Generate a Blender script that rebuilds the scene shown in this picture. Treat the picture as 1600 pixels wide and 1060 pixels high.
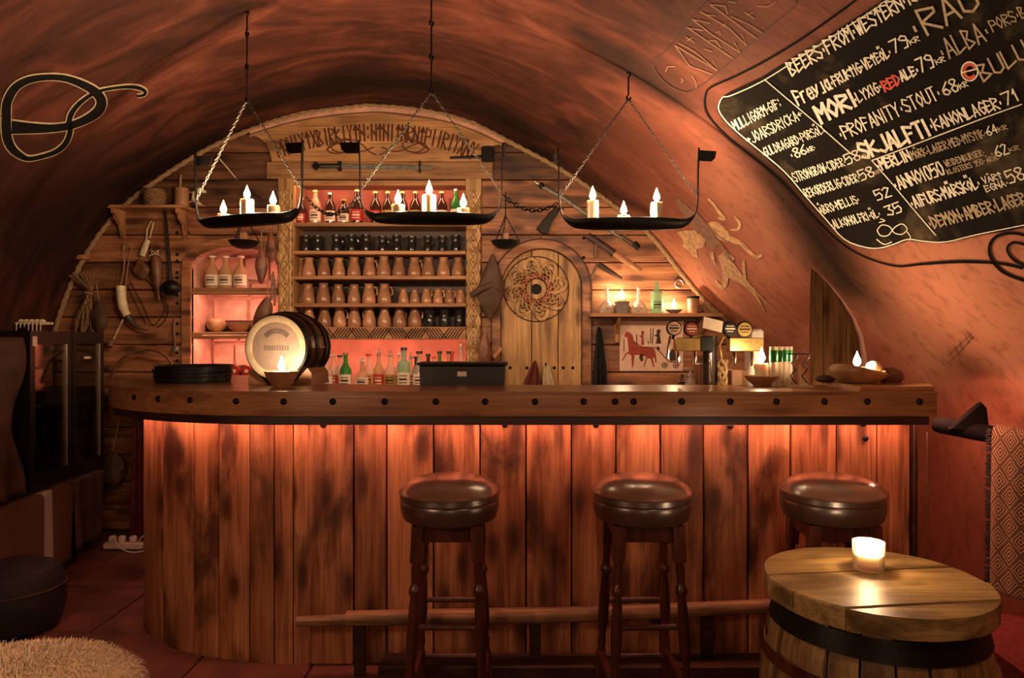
import bpy, bmesh, math, random
from math import sin, cos, pi, radians as R, sqrt, hypot, atan2
from mathutils import Vector, Matrix
from mathutils.geometry import delaunay_2d_cdt

random.seed(7)
for _o in list(bpy.data.objects):
    bpy.data.objects.remove(_o)
SC = bpy.context.scene
COL = SC.collection

# ------------------------------------------------------------------ camera
F = 1100.0            # focal length in pixels of the 1600 px wide frame
EYE = 1.33
cam_d = bpy.data.cameras.new('camera')
cam_d.sensor_width = 36.0
cam_d.lens = 36.0 * F / 1600.0
cam_d.clip_start = 0.05
cam = bpy.data.objects.new('camera', cam_d)
COL.objects.link(cam)
cam.location = (0, 0, EYE)
cam.rotation_euler = (pi / 2, 0, 0)
SC.camera = cam

# ------------------------------------------------------------------ world, view, unseen lights
w = bpy.data.worlds.new('world')
SC.world = w
w.use_nodes = True
w.node_tree.nodes['Background'].inputs[0].default_value = (1.0, 0.36, 0.20, 1)
w.node_tree.nodes['Background'].inputs[1].default_value = 0.03
SC.view_settings.view_transform = 'Standard'
SC.view_settings.look = 'None'
SC.view_settings.gamma = 1.0
SC.view_settings.use_curve_mapping = False
SC.view_settings.exposure = 0.18

def lamp(name, loc, power, col, rad=0.1, parent=None):
    d = bpy.data.lights.new(name, 'POINT')
    d.energy = power
    d.color = col
    d.shadow_soft_size = rad
    o = bpy.data.objects.new(name, d)
    COL.objects.link(o)
    o.location = loc
    if parent:
        o.parent = parent
    return o

# unseen point lights added as fill; the left one stands for an inferred lamp
WARM = (1.0, 0.56, 0.33)
lamp('unseen_light', (-1.25, 0.95, 1.35), 24, WARM, 0.12)
lamp('unseen_light', (0.2, -0.9, 1.40), 18, WARM, 0.2)
lamp('unseen_light', (0.95, 0.85, 1.75), 11, WARM, 0.12)

# ------------------------------------------------------------------ pixel -> world helpers
YB = 4.9              # front face of the back wall boards
def P(px, py, Y):
    return Vector(((px - 800.0) / F * Y, Y, EYE + (530.0 - py) / F * Y))
def BX(px): return (px - 800.0) / F * YB
def BZ(py): return EYE + (530.0 - py) / F * YB

# ------------------------------------------------------------------ mesh collector
class MB:
    def __init__(s):
        s.v = []; s.f = []; s.uv = None
    def add(s, vs, fs, M=None):
        n = len(s.v)
        s.v += [tuple(M @ Vector(p)) if M is not None else tuple(p) for p in vs]
        s.f += [tuple(i + n for i in f) for f in fs]
        return s
    def box(s, x0, x1, y0, y1, z0, z1, M=None, c=0.0):
        if c <= 0:
            vs = [(x0,y0,z0),(x1,y0,z0),(x1,y1,z0),(x0,y1,z0),(x0,y0,z1),(x1,y0,z1),(x1,y1,z1),(x0,y1,z1)]
            fs = [(0,3,2,1),(4,5,6,7),(0,1,5,4),(1,2,6,5),(2,3,7,6),(3,0,4,7)]
            return s.add(vs, fs, M)
        vs = []; fs = []
        # chamfered box: 24 vertices
        for ix, X in enumerate((x0, x1)):
            for iy, Y in enumerate((y0, y1)):
                for iz, Z in enumerate((z0, z1)):
                    dx = c if ix == 0 else -c; dy = c if iy == 0 else -c; dz = c if iz == 0 else -c
                    vs += [(X, Y+dy, Z+dz), (X+dx, Y, Z+dz), (X+dx, Y+dy, Z)]
        def k(ix, iy, iz, a): return ((ix*2+iy)*2+iz)*3+a
        for ix in (0,1): fs.append([k(ix,0,0,0),k(ix,1,0,0),k(ix,1,1,0),k(ix,0,1,0)])
        for iy in (0,1): fs.append([k(0,iy,0,1),k(1,iy,0,1),k(1,iy,1,1),k(0,iy,1,1)])
        for iz in (0,1): fs.append([k(0,0,iz,2),k(1,0,iz,2),k(1,1,iz,2),k(0,1,iz,2)])
        for iy in (0,1):
            for iz in (0,1): fs.append([k(0,iy,iz,1),k(1,iy,iz,1),k(1,iy,iz,2),k(0,iy,iz,2)])
        for ix in (0,1):
            for iz in (0,1): fs.append([k(ix,0,iz,0),k(ix,1,iz,0),k(ix,1,iz,2),k(ix,0,iz,2)])
        for ix in (0,1):
            for iy in (0,1): fs.append([k(ix,iy,0,0),k(ix,iy,1,0),k(ix,iy,1,1),k(ix,iy,0,1)])
        for ix in (0,1):
            for iy in (0,1):
                for iz in (0,1): fs.append([k(ix,iy,iz,0),k(ix,iy,iz,1),k(ix,iy,iz,2)])
        return s.add(vs, fs, M)
    def prism(s, poly, y0, y1, cham=0.0, M=None):
        """poly: (x,z) outline; front face at y0 (towards camera), back at y1"""
        n = len(poly)
        a = sum(poly[i][0]*poly[(i+1)%n][1]-poly[(i+1)%n][0]*poly[i][1] for i in range(n))
        if a < 0: poly = poly[::-1]
        vs = []; fs = []
        if cham > 0:
            ins = []
            for i in range(n):
                p0 = Vector(poly[i-1]); p1 = Vector(poly[i]); p2 = Vector(poly[(i+1)%n])
                e1 = (p1-p0); e2 = (p2-p1)
                if e1.length < 1e-7 or e2.length < 1e-7:
                    ins.append(tuple(p1)); continue
                n1 = Vector((-e1.y, e1.x)).normalized(); n2 = Vector((-e2.y, e2.x)).normalized()
                b = (n1+n2)
                b = b.normalized() if b.length > 1e-6 else n1
                d = cham / max(0.4, b.dot(n1))
                ins.append(tuple(p1 + b*d))
            rings = [[(x, y0, z) for x, z in ins], [(x, y0+cham, z) for x, z in poly], [(x, y1, z) for x, z in poly]]
        else:
            rings = [[(x, y0, z) for x, z in poly], [(x, y1, z) for x, z in poly]]
        for r in rings: vs += r
        for k in range(len(rings)-1):
            for i in range(n):
                j = (i+1) % n
                fs.append((k*n+i, k*n+j, (k+1)*n+j, (k+1)*n+i))
        fs.append(tuple(range(n)))
        fs.append(tuple(reversed(range((len(rings)-1)*n, len(rings)*n))))
        return s.add(vs, fs, M)
    def lathe(s, prof, M=None, seg=20, caps=True, wob=0.0):
        vs = []; fs = []
        m = len(prof)
        for r, z in prof:
            for i in range(seg):
                a = 2*pi*i/seg
                rr = r*(1+wob*sin(3*a+z*20)) if wob else r
                vs.append((rr*cos(a), rr*sin(a), z))
        for k in range(m-1):
            for i in range(seg):
                j = (i+1) % seg
                fs.append((k*seg+i, k*seg+j, (k+1)*seg+j, (k+1)*seg+i))
        if caps:
            if prof[0][0] > 1e-5: fs.append(tuple(reversed(range(seg))))
            if prof[-1][0] > 1e-5: fs.append(tuple(range((m-1)*seg, m*seg)))
        return s.add(vs, fs, M)
    def tube(s, pts, rad, seg=8, M=None, closed=False, twist=None, flat=1.0, up=None):
        pts = [Vector(p) for p in pts]
        n = len(pts)
        rads = rad if isinstance(rad, (list, tuple)) else [rad]*n
        vs = []; fs = []
        t0 = None; nrm = None
        L = 0.0
        for i in range(n):
            if closed: t = (pts[(i+1)%n]-pts[i-1])
            else: t = pts[min(i+1,n-1)]-pts[max(i-1,0)]
            if t.length < 1e-9: t = Vector((0,0,1))
            t.normalize()
            if nrm is None:
                a = Vector(up) if up else (Vector((0,1,0)) if abs(t.y) < 0.9 else Vector((1,0,0)))
                nrm = (a - t*a.dot(t)).normalized()
            else:
                nrm = (nrm - t*nrm.dot(t))
                nrm = nrm.normalized() if nrm.length > 1e-6 else Vector((1,0,0))
            b = t.cross(nrm)
            if i: L += (pts[i]-pts[i-1]).length
            for k in range(seg):
                a = 2*pi*k/seg
                r = rads[i]
                if twist: r *= 1 + twist[0]*cos(twist[1]*a - twist[2]*L)
                vs.append(tuple(pts[i] + nrm*(r*flat*cos(a)) + b*(r*sin(a))))
        rng = n if closed else n-1
        for i in range(rng):
            i2 = (i+1) % n
            for k in range(seg):
                k2 = (k+1) % seg
                fs.append((i*seg+k, i*seg+k2, i2*seg+k2, i2*seg+k))
        if not closed:
            fs.append(tuple(reversed(range(seg))))
            fs.append(tuple(range((n-1)*seg, n*seg)))
        return s.add(vs, fs, M)
    def ball(s, c, r, seg=12, rings=8, sc=(1,1,1), M=None):
        prof = [(max(1e-6, sin(pi*k/rings)), -cos(pi*k/rings)) for k in range(rings+1)]
        T = Matrix.Translation(c) @ Matrix.Diagonal((r*sc[0], r*sc[1], r*sc[2], 1))
        if M is not None: T = M @ T
        return s.lathe(prof, T, seg, caps=False)

def wloc(o):
    v = Vector((0,0,0))
    while o is not None:
        v += o.location; o = o.parent
    return v

def obj(name, mb, mat, parent=None, local=False, smooth=True, ang=40, origin=None):
    """one mesh object. World-space geometry unless local"""
    if local: off = Vector((0,0,0))
    elif parent is not None and origin is None: off = wloc(parent)
    elif origin is not None: off = Vector(origin)
    else:
        xs = [p[0] for p in mb.v]; ys = [p[1] for p in mb.v]; zs = [p[2] for p in mb.v]
        off = Vector(((min(xs)+max(xs))/2, (min(ys)+max(ys))/2, min(zs)))
    me = bpy.data.meshes.new(name)
    me.from_pydata([(p[0]-off.x, p[1]-off.y, p[2]-off.z) for p in mb.v], [], mb.f)
    bm = bmesh.new(); bm.from_mesh(me)
    bmesh.ops.recalc_face_normals(bm, faces=bm.faces)
    bm.to_mesh(me); bm.free()
    if mb.uv:
        ul = me.uv_layers.new(name='UVMap')
        for l in me.loops:
            ul.data[l.index].uv = mb.uv[l.vertex_index]
    if smooth:
        me.polygons.foreach_set('use_smooth', [True]*len(me.polygons))
        me.set_sharp_from_angle(angle=R(ang))
    if mat is not None: me.materials.append(mat)
    o = bpy.data.objects.new(name, me)
    COL.objects.link(o)
    if parent is not None:
        o.parent = parent
        if origin is not None:
            o.location = off - wloc(parent)
    elif not local:
        o.location = off
    return o

def tag(o, label, cat, group=None, kind=None):
    if label: o['label'] = label
    if cat: o['category'] = cat
    if group: o['group'] = group
    if kind: o['kind'] = kind
    return o
def thing(name, label, cat, loc=(0,0,0), group=None, rz=0.0):
    o = bpy.data.objects.new(name, None)
    o.empty_display_size = 0.05
    COL.objects.link(o)
    o.location = loc
    o.rotation_euler = (0, 0, rz)
    return tag(o, label, cat, group)
def struct(name, mb, mat, **k):
    o = obj(name, mb, mat, **k)
    o['kind'] = 'structure'
    return o
def dup(root, loc, rz, label, scale=1.0):
    r = root.copy(); COL.objects.link(r)
    r.location = loc; r.rotation_euler = (0,0,rz); r.scale = (scale,)*3
    r['label'] = label
    for ch in root.children:
        c = ch.copy(); COL.objects.link(c); c.parent = r
        for g in ch.children:
            d = g.copy(); COL.objects.link(d); d.parent = c
    return r
ORD = ['first','second','third','fourth','fifth','sixth','seventh','eighth','ninth','tenth','eleventh','twelfth','thirteenth','fourteenth','fifteenth','sixteenth','seventeenth','eighteenth']

# ------------------------------------------------------------------ materials
class N:
    def __init__(s, name):
        s.m = bpy.data.materials.new(name); s.m.use_nodes = True
        s.t = s.m.node_tree; s.t.nodes.clear()
        s.out = s.t.nodes.new('ShaderNodeOutputMaterial')
    def n(s, typ, ins=None, **props):
        nd = s.t.nodes.new('ShaderNode'+typ)
        for k, v in props.items(): setattr(nd, k, v)
        for k, v in (ins or {}).items():
            if isinstance(v, bpy.types.NodeSocket): s.t.links.new(v, nd.inputs[k])
            else: nd.inputs[k].default_value = v
        return nd
    def ramp(s, fac, stops, interp='LINEAR'):
        nd = s.t.nodes.new('ShaderNodeValToRGB')
        nd.color_ramp.interpolation = interp
        el = nd.color_ramp.elements
        while len(el) < len(stops): el.new(0.5)
        for e, (p, c) in zip(el, stops):
            e.position = p
            e.color = (c, c, c, 1) if isinstance(c, (int, float)) else (*c[:3], 1)
        s.t.links.new(fac, nd.inputs[0])
        return nd.outputs[0]
    def mix(s, fac, a, b, mode='MIX'):
        nd = s.t.nodes.new('ShaderNodeMix'); nd.data_type = 'RGBA'; nd.blend_type = mode
        for i, v in ((0, fac), (6, a), (7, b)):
            if isinstance(v, bpy.types.NodeSocket): s.t.links.new(v, nd.inputs[i])
            elif i == 0: nd.inputs[0].default_value = v
            else: nd.inputs[i].default_value = (*v[:3], 1)
        return nd.outputs[2]
    def math(s, op, a, b=0.5):
        nd = s.t.nodes.new('ShaderNodeMath'); nd.operation = op
        for i, v in ((0, a), (1, b)):
            if isinstance(v, bpy.types.NodeSocket): s.t.links.new(v, nd.inputs[i])
            else: nd.inputs[i].default_value = v
        return nd.outputs[0]
    def coords(s, scale=(1,1,1), kind='Object', rot=(0,0,0)):
        tc = s.t.nodes.new('ShaderNodeTexCoord')
        mp = s.n('Mapping', {'Vector': tc.outputs[kind], 'Scale': scale, 'Rotation': rot})
        return mp.outputs[0]
    def rnd(s):
        return s.t.nodes.new('ShaderNodeObjectInfo').outputs['Random']
    def noise(s, vec, scale, detail=4, rough=0.55, dist=0.0, w=None):
        nd = s.n('TexNoise', {'Vector': vec, 'Scale': scale, 'Detail': detail, 'Roughness': rough, 'Distortion': dist})
        if w is not None:
            nd.noise_dimensions = '4D'
            s.t.links.new(w, nd.inputs['W'])
        return nd.outputs[0]
    def bsdf(s, col, rough=0.6, metal=0.0, bump=None, bs=0.3, bd=0.01, **ins):
        nd = s.t.nodes.new('ShaderNodeBsdfPrincipled')
        for k, v in (('Base Color', col), ('Roughness', rough), ('Metallic', metal)):
            if isinstance(v, bpy.types.NodeSocket): s.t.links.new(v, nd.inputs[k])
            elif k == 'Base Color': nd.inputs[k].default_value = (*v[:3], 1)
            else: nd.inputs[k].default_value = v
        for k, v in ins.items():
            nd.inputs[k.replace('_', ' ')].default_value = v
        if bump is not None:
            b = s.n('Bump', {'Height': bump, 'Strength': bs, 'Distance': bd})
            s.t.links.new(b.outputs[0], nd.inputs['Normal'])
        s.t.links.new(nd.outputs[0], s.out.inputs[0])
        return s.m

def simple(name, col, rough=0.6, metal=0.0, var=0.25, scale=20, bs=0.15, tint=0.0, **ins):
    k = N(name)
    v = k.coords()
    nz = k.noise(v, scale, 4)
    c = k.mix(k.ramp(nz, [(0.3, 0.0), (0.7, 1.0)]), [x*(1-var) for x in col], [min(1, x*(1+var*0.6)) for x in col])
    if tint > 0:
        h = k.n('HueSaturation', {'Color': c, 'Value': k.math('ADD', k.math('MULTIPLY', k.rnd(), 2*tint), 1-tint)})
        c = h.outputs[0]
    return k.bsdf(c, rough, metal, nz, bs, 0.004, **ins)

def wood(name, dark, mid, light, axis='X', rough=0.55, burnt=0.6, knots=1.0, bs=0.35, patch=2.2, tint=0.2):
    k = N(name)
    def sc(along, across):
        return tuple(along if a == axis else across for a in 'XYZ')
    w_ = k.math('MULTIPLY', k.rnd(), 40.0)
    g1 = k.noise(k.coords(sc(0.7, 9.0)), 2.2, 6, 0.6, 0.6, w_)
    g2 = k.noise(k.coords(sc(1.5, 70.0)), 2.0, 4, 0.6, 0.3, w_)
    c = k.ramp(g1, [(0.30, dark), (0.48, mid), (0.68, light)])
    c = k.mix(0.55, c, k.ramp(g2, [(0.35, 0.30), (0.62, 1.0)]), 'MULTIPLY')
    # knots
    oc = k.n('SeparateXYZ', {0: k.coords()})
    al = oc.outputs['XYZ'.index(axis)]
    ac = k.math('ADD', oc.outputs[2 if axis == 'X' else 0], k.math('MULTIPLY', oc.outputs[1], 0.6))
    kv = k.n('CombineXYZ', {'X': k.math('ADD', k.math('MULTIPLY', al, 2.6), w_), 'Y': k.math('ADD', k.math('MULTIPLY', ac, 7.0), k.math('MULTIPLY', w_, 1.7))})
    vo = k.n('TexVoronoi', {'Vector': kv.outputs[0], 'Scale': 1.0, 'Randomness': 1.0}, voronoi_dimensions='2D')
    kd = k.math('ADD', vo.outputs['Distance'], k.math('MULTIPLY', g1, 0.10))
    kn = k.ramp(kd, [(0.13, 1.0), (0.27, 0.0)])
    halo = k.math('MULTIPLY', k.ramp(kd, [(0.25, 1.0), (0.52, 0.0)]), k.ramp(g1, [(0.35, 1.0), (0.6, 0.25)]))
    rings = k.math('MULTIPLY', k.ramp(k.n('TexWave', {'Vector': k.n('CombineXYZ', {'X': kd}).outputs[0], 'Scale': 9.0}).outputs[0], [(0.4, 0.0), (0.6, 1.0)]), k.ramp(kd, [(0.20, 0.75), (0.45, 0.0)]))
    c = k.mix(k.math('MULTIPLY', halo, 0.5*knots), c, [x*0.8 for x in dark])
    c = k.mix(k.math('MULTIPLY', kn, 0.92*knots), c, [x*0.35 for x in dark])
    c = k.mix(k.math('MULTIPLY', rings, 0.7*knots), c, dark)
    # scorched / stained patches
    pn = k.noise(k.coords(sc(1.0, 2.4)), patch, 5, 0.6, 0.4, w_)
    c = k.mix(k.math('MULTIPLY', k.ramp(pn, [(0.50, 0.0), (0.64, 1.0)]), burnt), c, [x*0.28 for x in dark])
    if tint:
        c = k.n('HueSaturation', {'Color': c, 'Value': k.math('ADD', k.math('MULTIPLY', k.rnd(), 2*tint), 1-tint)}).outputs[0]
    return k.bsdf(c, rough, 0.0, g2, bs, 0.003)

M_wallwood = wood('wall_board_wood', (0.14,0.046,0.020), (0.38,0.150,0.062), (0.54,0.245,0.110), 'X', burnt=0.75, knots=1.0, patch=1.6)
M_upperwood = wood('upper_board_wood', (0.05,0.018,0.008), (0.15,0.058,0.025), (0.24,0.10,0.045), 'X', burnt=0.8, knots=1.0, patch=1.6)  # darker board tone for the upper rows
M_barwood = wood('bar_plank_wood', (0.16,0.052,0.022), (0.50,0.205,0.085), (0.70,0.34,0.155), 'Z', rough=0.5, burnt=0.88, patch=2.0, bs=0.5)
M_doorwood = wood('door_wood', (0.20,0.09,0.03), (0.52,0.28,0.10), (0.64,0.38,0.16), 'Z', burnt=0.35, patch=2.0, knots=0.9)
M_counter = wood('counter_wood', (0.20,0.08,0.03), (0.40,0.18,0.075), (0.50,0.25,0.11), 'X', rough=0.28, burnt=0.15, knots=0.2, bs=0.12)
M_shelfwood = wood('shelf_wood', (0.20,0.08,0.03), (0.44,0.20,0.08), (0.55,0.28,0.12), 'X', burnt=0.2, knots=0.4)
M_shelfwoodZ = wood('shelf_wood_upright', (0.20,0.08,0.03), (0.44,0.20,0.08), (0.55,0.28,0.12), 'Z', burnt=0.2, knots=0.4)
M_carve = wood('carved_wood', (0.24,0.11,0.035), (0.55,0.32,0.12), (0.68,0.43,0.18), 'Z', burnt=0.15, knots=0.1)
M_redwood = wood('reddish_carved_wood', (0.20,0.06,0.03), (0.45,0.16,0.08), (0.55,0.22,0.11), 'Z', burnt=0.1, knots=0.0)
M_signwood = wood('sign_wood', (0.20,0.09,0.03), (0.44,0.22,0.085), (0.55,0.30,0.12), 'X', burnt=0.3, knots=0.3)
M_darkwood = wood('dark_wood', (0.012,0.005,0.003), (0.045,0.016,0.009), (0.08,0.03,0.016), 'X', rough=0.5, burnt=0.3, knots=0.2)
M_stoolwood = wood('stool_wood', (0.03,0.008,0.004), (0.075,0.02,0.011), (0.12,0.034,0.018), 'Z', rough=0.28, burnt=0.2, knots=0.0, bs=0.1)
M_rail = wood('rail_wood', (0.10,0.05,0.02), (0.32,0.18,0.08), (0.45,0.27,0.13), 'X', rough=0.45, burnt=0.6, knots=0.4)
M_barreltop = wood('barrel_top_wood', (0.11,0.065,0.022), (0.36,0.24,0.085), (0.50,0.35,0.14), 'X', rough=0.42, burnt=0.7, knots=0.5, patch=3.0)
M_stave = wood('stave_wood', (0.09,0.045,0.016), (0.28,0.16,0.06), (0.42,0.27,0.11), 'Z', rough=0.5, burnt=0.7, knots=0.2)
M_groove = simple('burnt_carving', (0.05,0.018,0.008), 0.8)
M_runecut = simple('rune_cut', (0.11,0.035,0.014), 0.8)
M_scratch = simple('pale_scratch', (0.33,0.17,0.085), 0.9)
M_chain = simple('chain_iron', (0.09,0.08,0.065), 0.5, 0.7)
M_iron = simple('black_iron', (0.016,0.014,0.012), 0.45, 0.7, 0.4, 40, 0.2)
M_steel = simple('worn_steel', (0.20,0.18,0.15), 0.55, 0.6, 0.4, 30)
M_brass = simple('brushed_brass', (0.65,0.45,0.16), 0.33, 0.9, 0.2, 60, 0.05)
M_chrome = simple('chrome', (0.75,0.72,0.68), 0.12, 1.0, 0.05)
M_wax = N('candle_wax').bsdf((0.86,0.74,0.48), 0.45, Subsurface_Weight=0.2, Subsurface_Scale=0.012, Subsurface_Radius=(1.0,0.65,0.35))
M_clay = simple('glazed_clay', (0.42,0.20,0.10), 0.25, 0, 0.35, 14, 0.12, tint=0.30)
M_blackclay = simple('black_ceramic', (0.02,0.018,0.016), 0.15, 0, 0.3)
M_black = simple('black_plastic', (0.012,0.011,0.010), 0.35, 0, 0.2)
M_blackpaint = simple('black_paint', (0.009,0.008,0.007), 0.9, Specular_IOR_Level=0.04)
M_creampaint = simple('cream_paint', (0.50,0.40,0.25), 0.8)
M_ochrepaint = simple('ochre_paint', (0.50,0.28,0.13), 0.85, 0, 0.5, 40)
M_ochrepaint2 = simple('brown_paint', (0.22,0.10,0.055), 0.85, 0, 0.5, 40)
M_chalk = simple('chalk', (0.90,0.86,0.68), 0.9, 0, 0.3, 120)
M_chalkdim = simple('thin_chalk', (0.46,0.38,0.24), 0.9, 0, 0.3, 120)
M_redchalk = simple('red_chalk', (0.70,0.10,0.07), 0.9)
M_bone = simple('bone', (0.70,0.58,0.36), 0.5, 0, 0.3)
M_horn = simple('dark_horn', (0.07,0.045,0.03), 0.3)
M_rope = simple('rope', (0.32,0.20,0.10), 0.9, 0, 0.4, 80)
M_leather = simple('brown_leather', (0.15,0.06,0.03), 0.5, 0, 0.4, 18, 0.4)
M_cushion = simple('cushion_leather', (0.20,0.10,0.065), 0.30, 0, 0.25, 12, 0.12, Specular_IOR_Level=1.0, Coat_Weight=1.0, Coat_Roughness=0.20, Coat_IOR=1.8)
M_seat = simple('seat_leather', (0.06,0.03,0.02), 0.33, 0, 0.3, 12, 0.12, Specular_IOR_Level=0.9, Coat_Weight=0.7, Coat_Roughness=0.28)
M_hide = simple('dark_hide', (0.075,0.033,0.018), 0.7, 0, 0.5, 8, 0.4)
M_meat = simple('dried_meat', (0.17,0.055,0.03), 0.5, 0, 0.6, 16, 0.5)
M_blackcloth = simple('black_cloth', (0.014,0.011,0.012), 0.7, 0, 0.3)
M_maroon = simple('maroon_cloth', (0.14,0.025,0.02), 0.9)
M_linen = simple('linen', (0.62,0.50,0.33), 0.9)
M_paper = simple('paper', (0.80,0.66,0.50), 0.8, 0, 0.12)
M_parch = simple('pinkish_parchment', (0.74,0.50,0.37), 0.85, 0, 0.15, 12)
M_redprint = simple('red_print', (0.33,0.055,0.03), 0.85)
M_inkprint = simple('ink_print', (0.06,0.03,0.02), 0.85)
M_white = simple('white_plastic', (0.80,0.72,0.62), 0.4, 0, 0.1)
M_red = simple('red_foil', (0.45,0.03,0.025), 0.3)
M_gold = simple('gold_foil', (0.70,0.48,0.14), 0.3, 0.6)
M_stone = simple('grey_stone', (0.24,0.19,0.16), 0.9, 0, 0.5, 14, 0.6)
M_gourd = simple('gourd_skin', (0.42,0.22,0.09), 0.45, 0, 0.5, 9)
M_bowl = simple('turned_wood', (0.36,0.17,0.08), 0.45, 0, 0.3, 16)
M_wicker = simple('wicker', (0.24,0.13,0.06), 0.8, 0, 0.5, 60)
M_silver = simple('dull_silver', (0.60,0.55,0.46), 0.35, 0.8)

def glass(name, col, rough=0.05, a=0.55):
    k = N(name)
    tr = k.n('BsdfTransparent', {'Color': (*col, 1)})
    gl = k.n('BsdfGlossy', {'Color': (1,1,1,1), 'Roughness': rough})
    df = k.n('BsdfDiffuse', {'Color': (*col, 1)})
    lw = k.n('LayerWeight', {'Blend': 0.25})
    m1 = k.n('MixShader', {0: 1-a, 1: df.outputs[0], 2: tr.outputs[0]})
    m2 = k.n('MixShader', {0: k.math('ADD', k.math('MULTIPLY', lw.outputs['Fresnel'], 0.7), 0.05), 1: m1.outputs[0], 2: gl.outputs[0]})
    k.t.links.new(m2.outputs[0], k.out.inputs[0])
    return k.m
M_glass = glass('clear_glass', (0.92,0.86,0.76), 0.05, 0.25)
M_spirit = glass('amber_spirit_glass', (0.80,0.55,0.32), 0.05, 0.45)
M_pane = glass('window_glass', (0.60,0.54,0.42), 0.04, 0.0)
M_brown = glass('brown_glass', (0.05,0.018,0.008), 0.08, 0.9)
M_green = glass('green_glass', (0.03,0.22,0.04), 0.08, 0.8)
M_teal = glass('pale_green_glass', (0.55,0.80,0.58), 0.06, 0.35)

def flame_mat():
    k = N('candle_flame')
    em = k.n('Emission', {'Color': (1.0, 0.72, 0.34, 1), 'Strength': 14.0})
    tr = k.n('BsdfTransparent', {'Color': (1,1,1,1)})
    ad = k.n('AddShader', {0: em.outputs[0], 1: tr.outputs[0]})
    k.t.links.new(ad.outputs[0], k.out.inputs[0])
    return k.m
M_flame = flame_mat()
def emit(name, col, st):
    k = N(name)
    em = k.n('Emission', {'Color': (*col, 1), 'Strength': st})
    k.t.links.new(em.outputs[0], k.out.inputs[0])
    return k.m
M_led = emit('led_strip', (1.0, 0.36, 0.24), 40.0)
M_ledend = emit('bar_end_led', (1.0, 0.36, 0.24), 150.0)
M_ledniche = emit('niche_led', (1.0, 0.46, 0.34), 120.0)
M_ledback = emit('back_led', (1.0, 0.52, 0.36), 80.0)

def vault_plaster():
    k = N('red_lime_plaster')
    v = k.coords((1,1,1), 'UV')
    streak = k.noise(k.coords((1.0, 2.6, 1), 'UV'), 1.5, 8, 0.60, 0.9)
    fine = k.noise(k.coords((4.0, 6.0, 1), 'UV'), 3.0, 8, 0.62, 0.3)
    cloud = k.noise(v, 0.9, 4, 0.55, 0.3)
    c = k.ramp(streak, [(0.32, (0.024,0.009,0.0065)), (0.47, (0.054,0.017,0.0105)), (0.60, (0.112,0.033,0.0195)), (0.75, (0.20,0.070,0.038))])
    # the wall further down and to the right is paler, the crown is darker
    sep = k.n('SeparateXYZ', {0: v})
    pale_mix = k.math('MULTIPLY', k.ramp(k.math('MULTIPLY', sep.outputs[0], 0.1), [(0.56, 0.0), (0.70, 1.0)]), 0.85)
    c = k.mix(pale_mix, c, k.ramp(cloud, [(0.35, (0.36,0.105,0.062)), (0.6, (0.54,0.215,0.125))]))
    c = k.mix(k.math('MULTIPLY', k.ramp(fine, [(0.50, 0.0), (0.66, 1.0)]), 0.35), c, (0.07,0.025,0.016))
    # near-black bands (shape stored on the mesh)
    at = k.n('Attribute', attribute_name='dark_band')
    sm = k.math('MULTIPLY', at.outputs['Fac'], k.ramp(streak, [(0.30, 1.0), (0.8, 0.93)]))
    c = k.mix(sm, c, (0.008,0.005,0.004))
    return k.bsdf(c, 0.75, 0.0, k.math('ADD', fine, k.math('MULTIPLY', cloud, 2.0)), 0.4, 0.015, Specular_IOR_Level=0.12)
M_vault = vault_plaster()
M_redplaster = simple('red_plaster', (0.46,0.15,0.10), 0.85, 0, 0.25, 6, 0.3)
M_nichestone = simple('pink_limewash', (0.62,0.33,0.24), 0.9, 0, 0.35, 7, 0.8)
def board_mat():
    k = N('chalkboard_paint')
    v = k.coords()
    n1 = k.noise(v, 2.3, 6, 0.65, 0.8)
    n2 = k.noise(v, 14, 5, 0.7, 0.3)
    sm = k.math('MULTIPLY', k.ramp(n1, [(0.50, 0.0), (0.72, 1.0)]), k.ramp(n2, [(0.30, 0.2), (0.7, 1.0)]))
    c = k.mix(sm, (0.011,0.009,0.007), (0.17,0.13,0.07))
    return k.bsdf(c, 0.9, 0, n2, 0.1, 0.003, Specular_IOR_Level=0.05)
M_board = board_mat()
def weave_mat():
    k = N('diamond_weave')
    v = k.coords((1,1,1), 'UV')
    sep = k.n('SeparateXYZ', {0: v})
    def tri(x, f):
        return k.math('ABSOLUTE', k.math('SUBTRACT', k.math('FRACT', k.math('MULTIPLY', x, f)), 0.5))
    d = k.math('MAXIMUM', tri(k.math('ADD', sep.outputs[0], k.math('MULTIPLY', sep.outputs[1], 2.0)), 5.0), tri(k.math('SUBTRACT', sep.outputs[0], k.math('MULTIPLY', sep.outputs[1], 2.0)), 5.0))
    st = k.ramp(k.math('FRACT', k.math('MULTIPLY', d, 7.0)), [(0.38, 0.0), (0.46, 1.0)])
    c = k.mix(st, (0.05,0.024,0.016), (0.55,0.34,0.19))
    th = k.noise(k.coords((160,160,160)), 1.0, 2)
    return k.bsdf(k.mix(0.5, c, k.ramp(th, [(0.3, 0.4), (0.7, 1.0)]), 'MULTIPLY'), 0.95, 0, th, 0.5, 0.003)
M_weave = weave_mat()
def burlap_mat():
    k = N('striped_burlap')
    v = k.coords((1,1,1), 'UV')
    sep = k.n('SeparateXYZ', {0: v})
    st = k.ramp(sep.outputs[0], [(0.0, (0.12,0.055,0.03)), (0.60, (0.15,0.07,0.035)), (0.62, (0.52,0.48,0.40)), (0.74, (0.52,0.48,0.40)), (0.76, (0.15,0.065,0.03)), (1.0, (0.11,0.045,0.025))])
    th = k.noise(k.coords((120,120,120)), 1.0, 2)
    return k.bsdf(k.mix(0.5, st, k.ramp(th, [(0.3, 0.4), (0.7, 1.0)]), 'MULTIPLY'), 0.95, 0, th, 0.5, 0.003)
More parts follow.
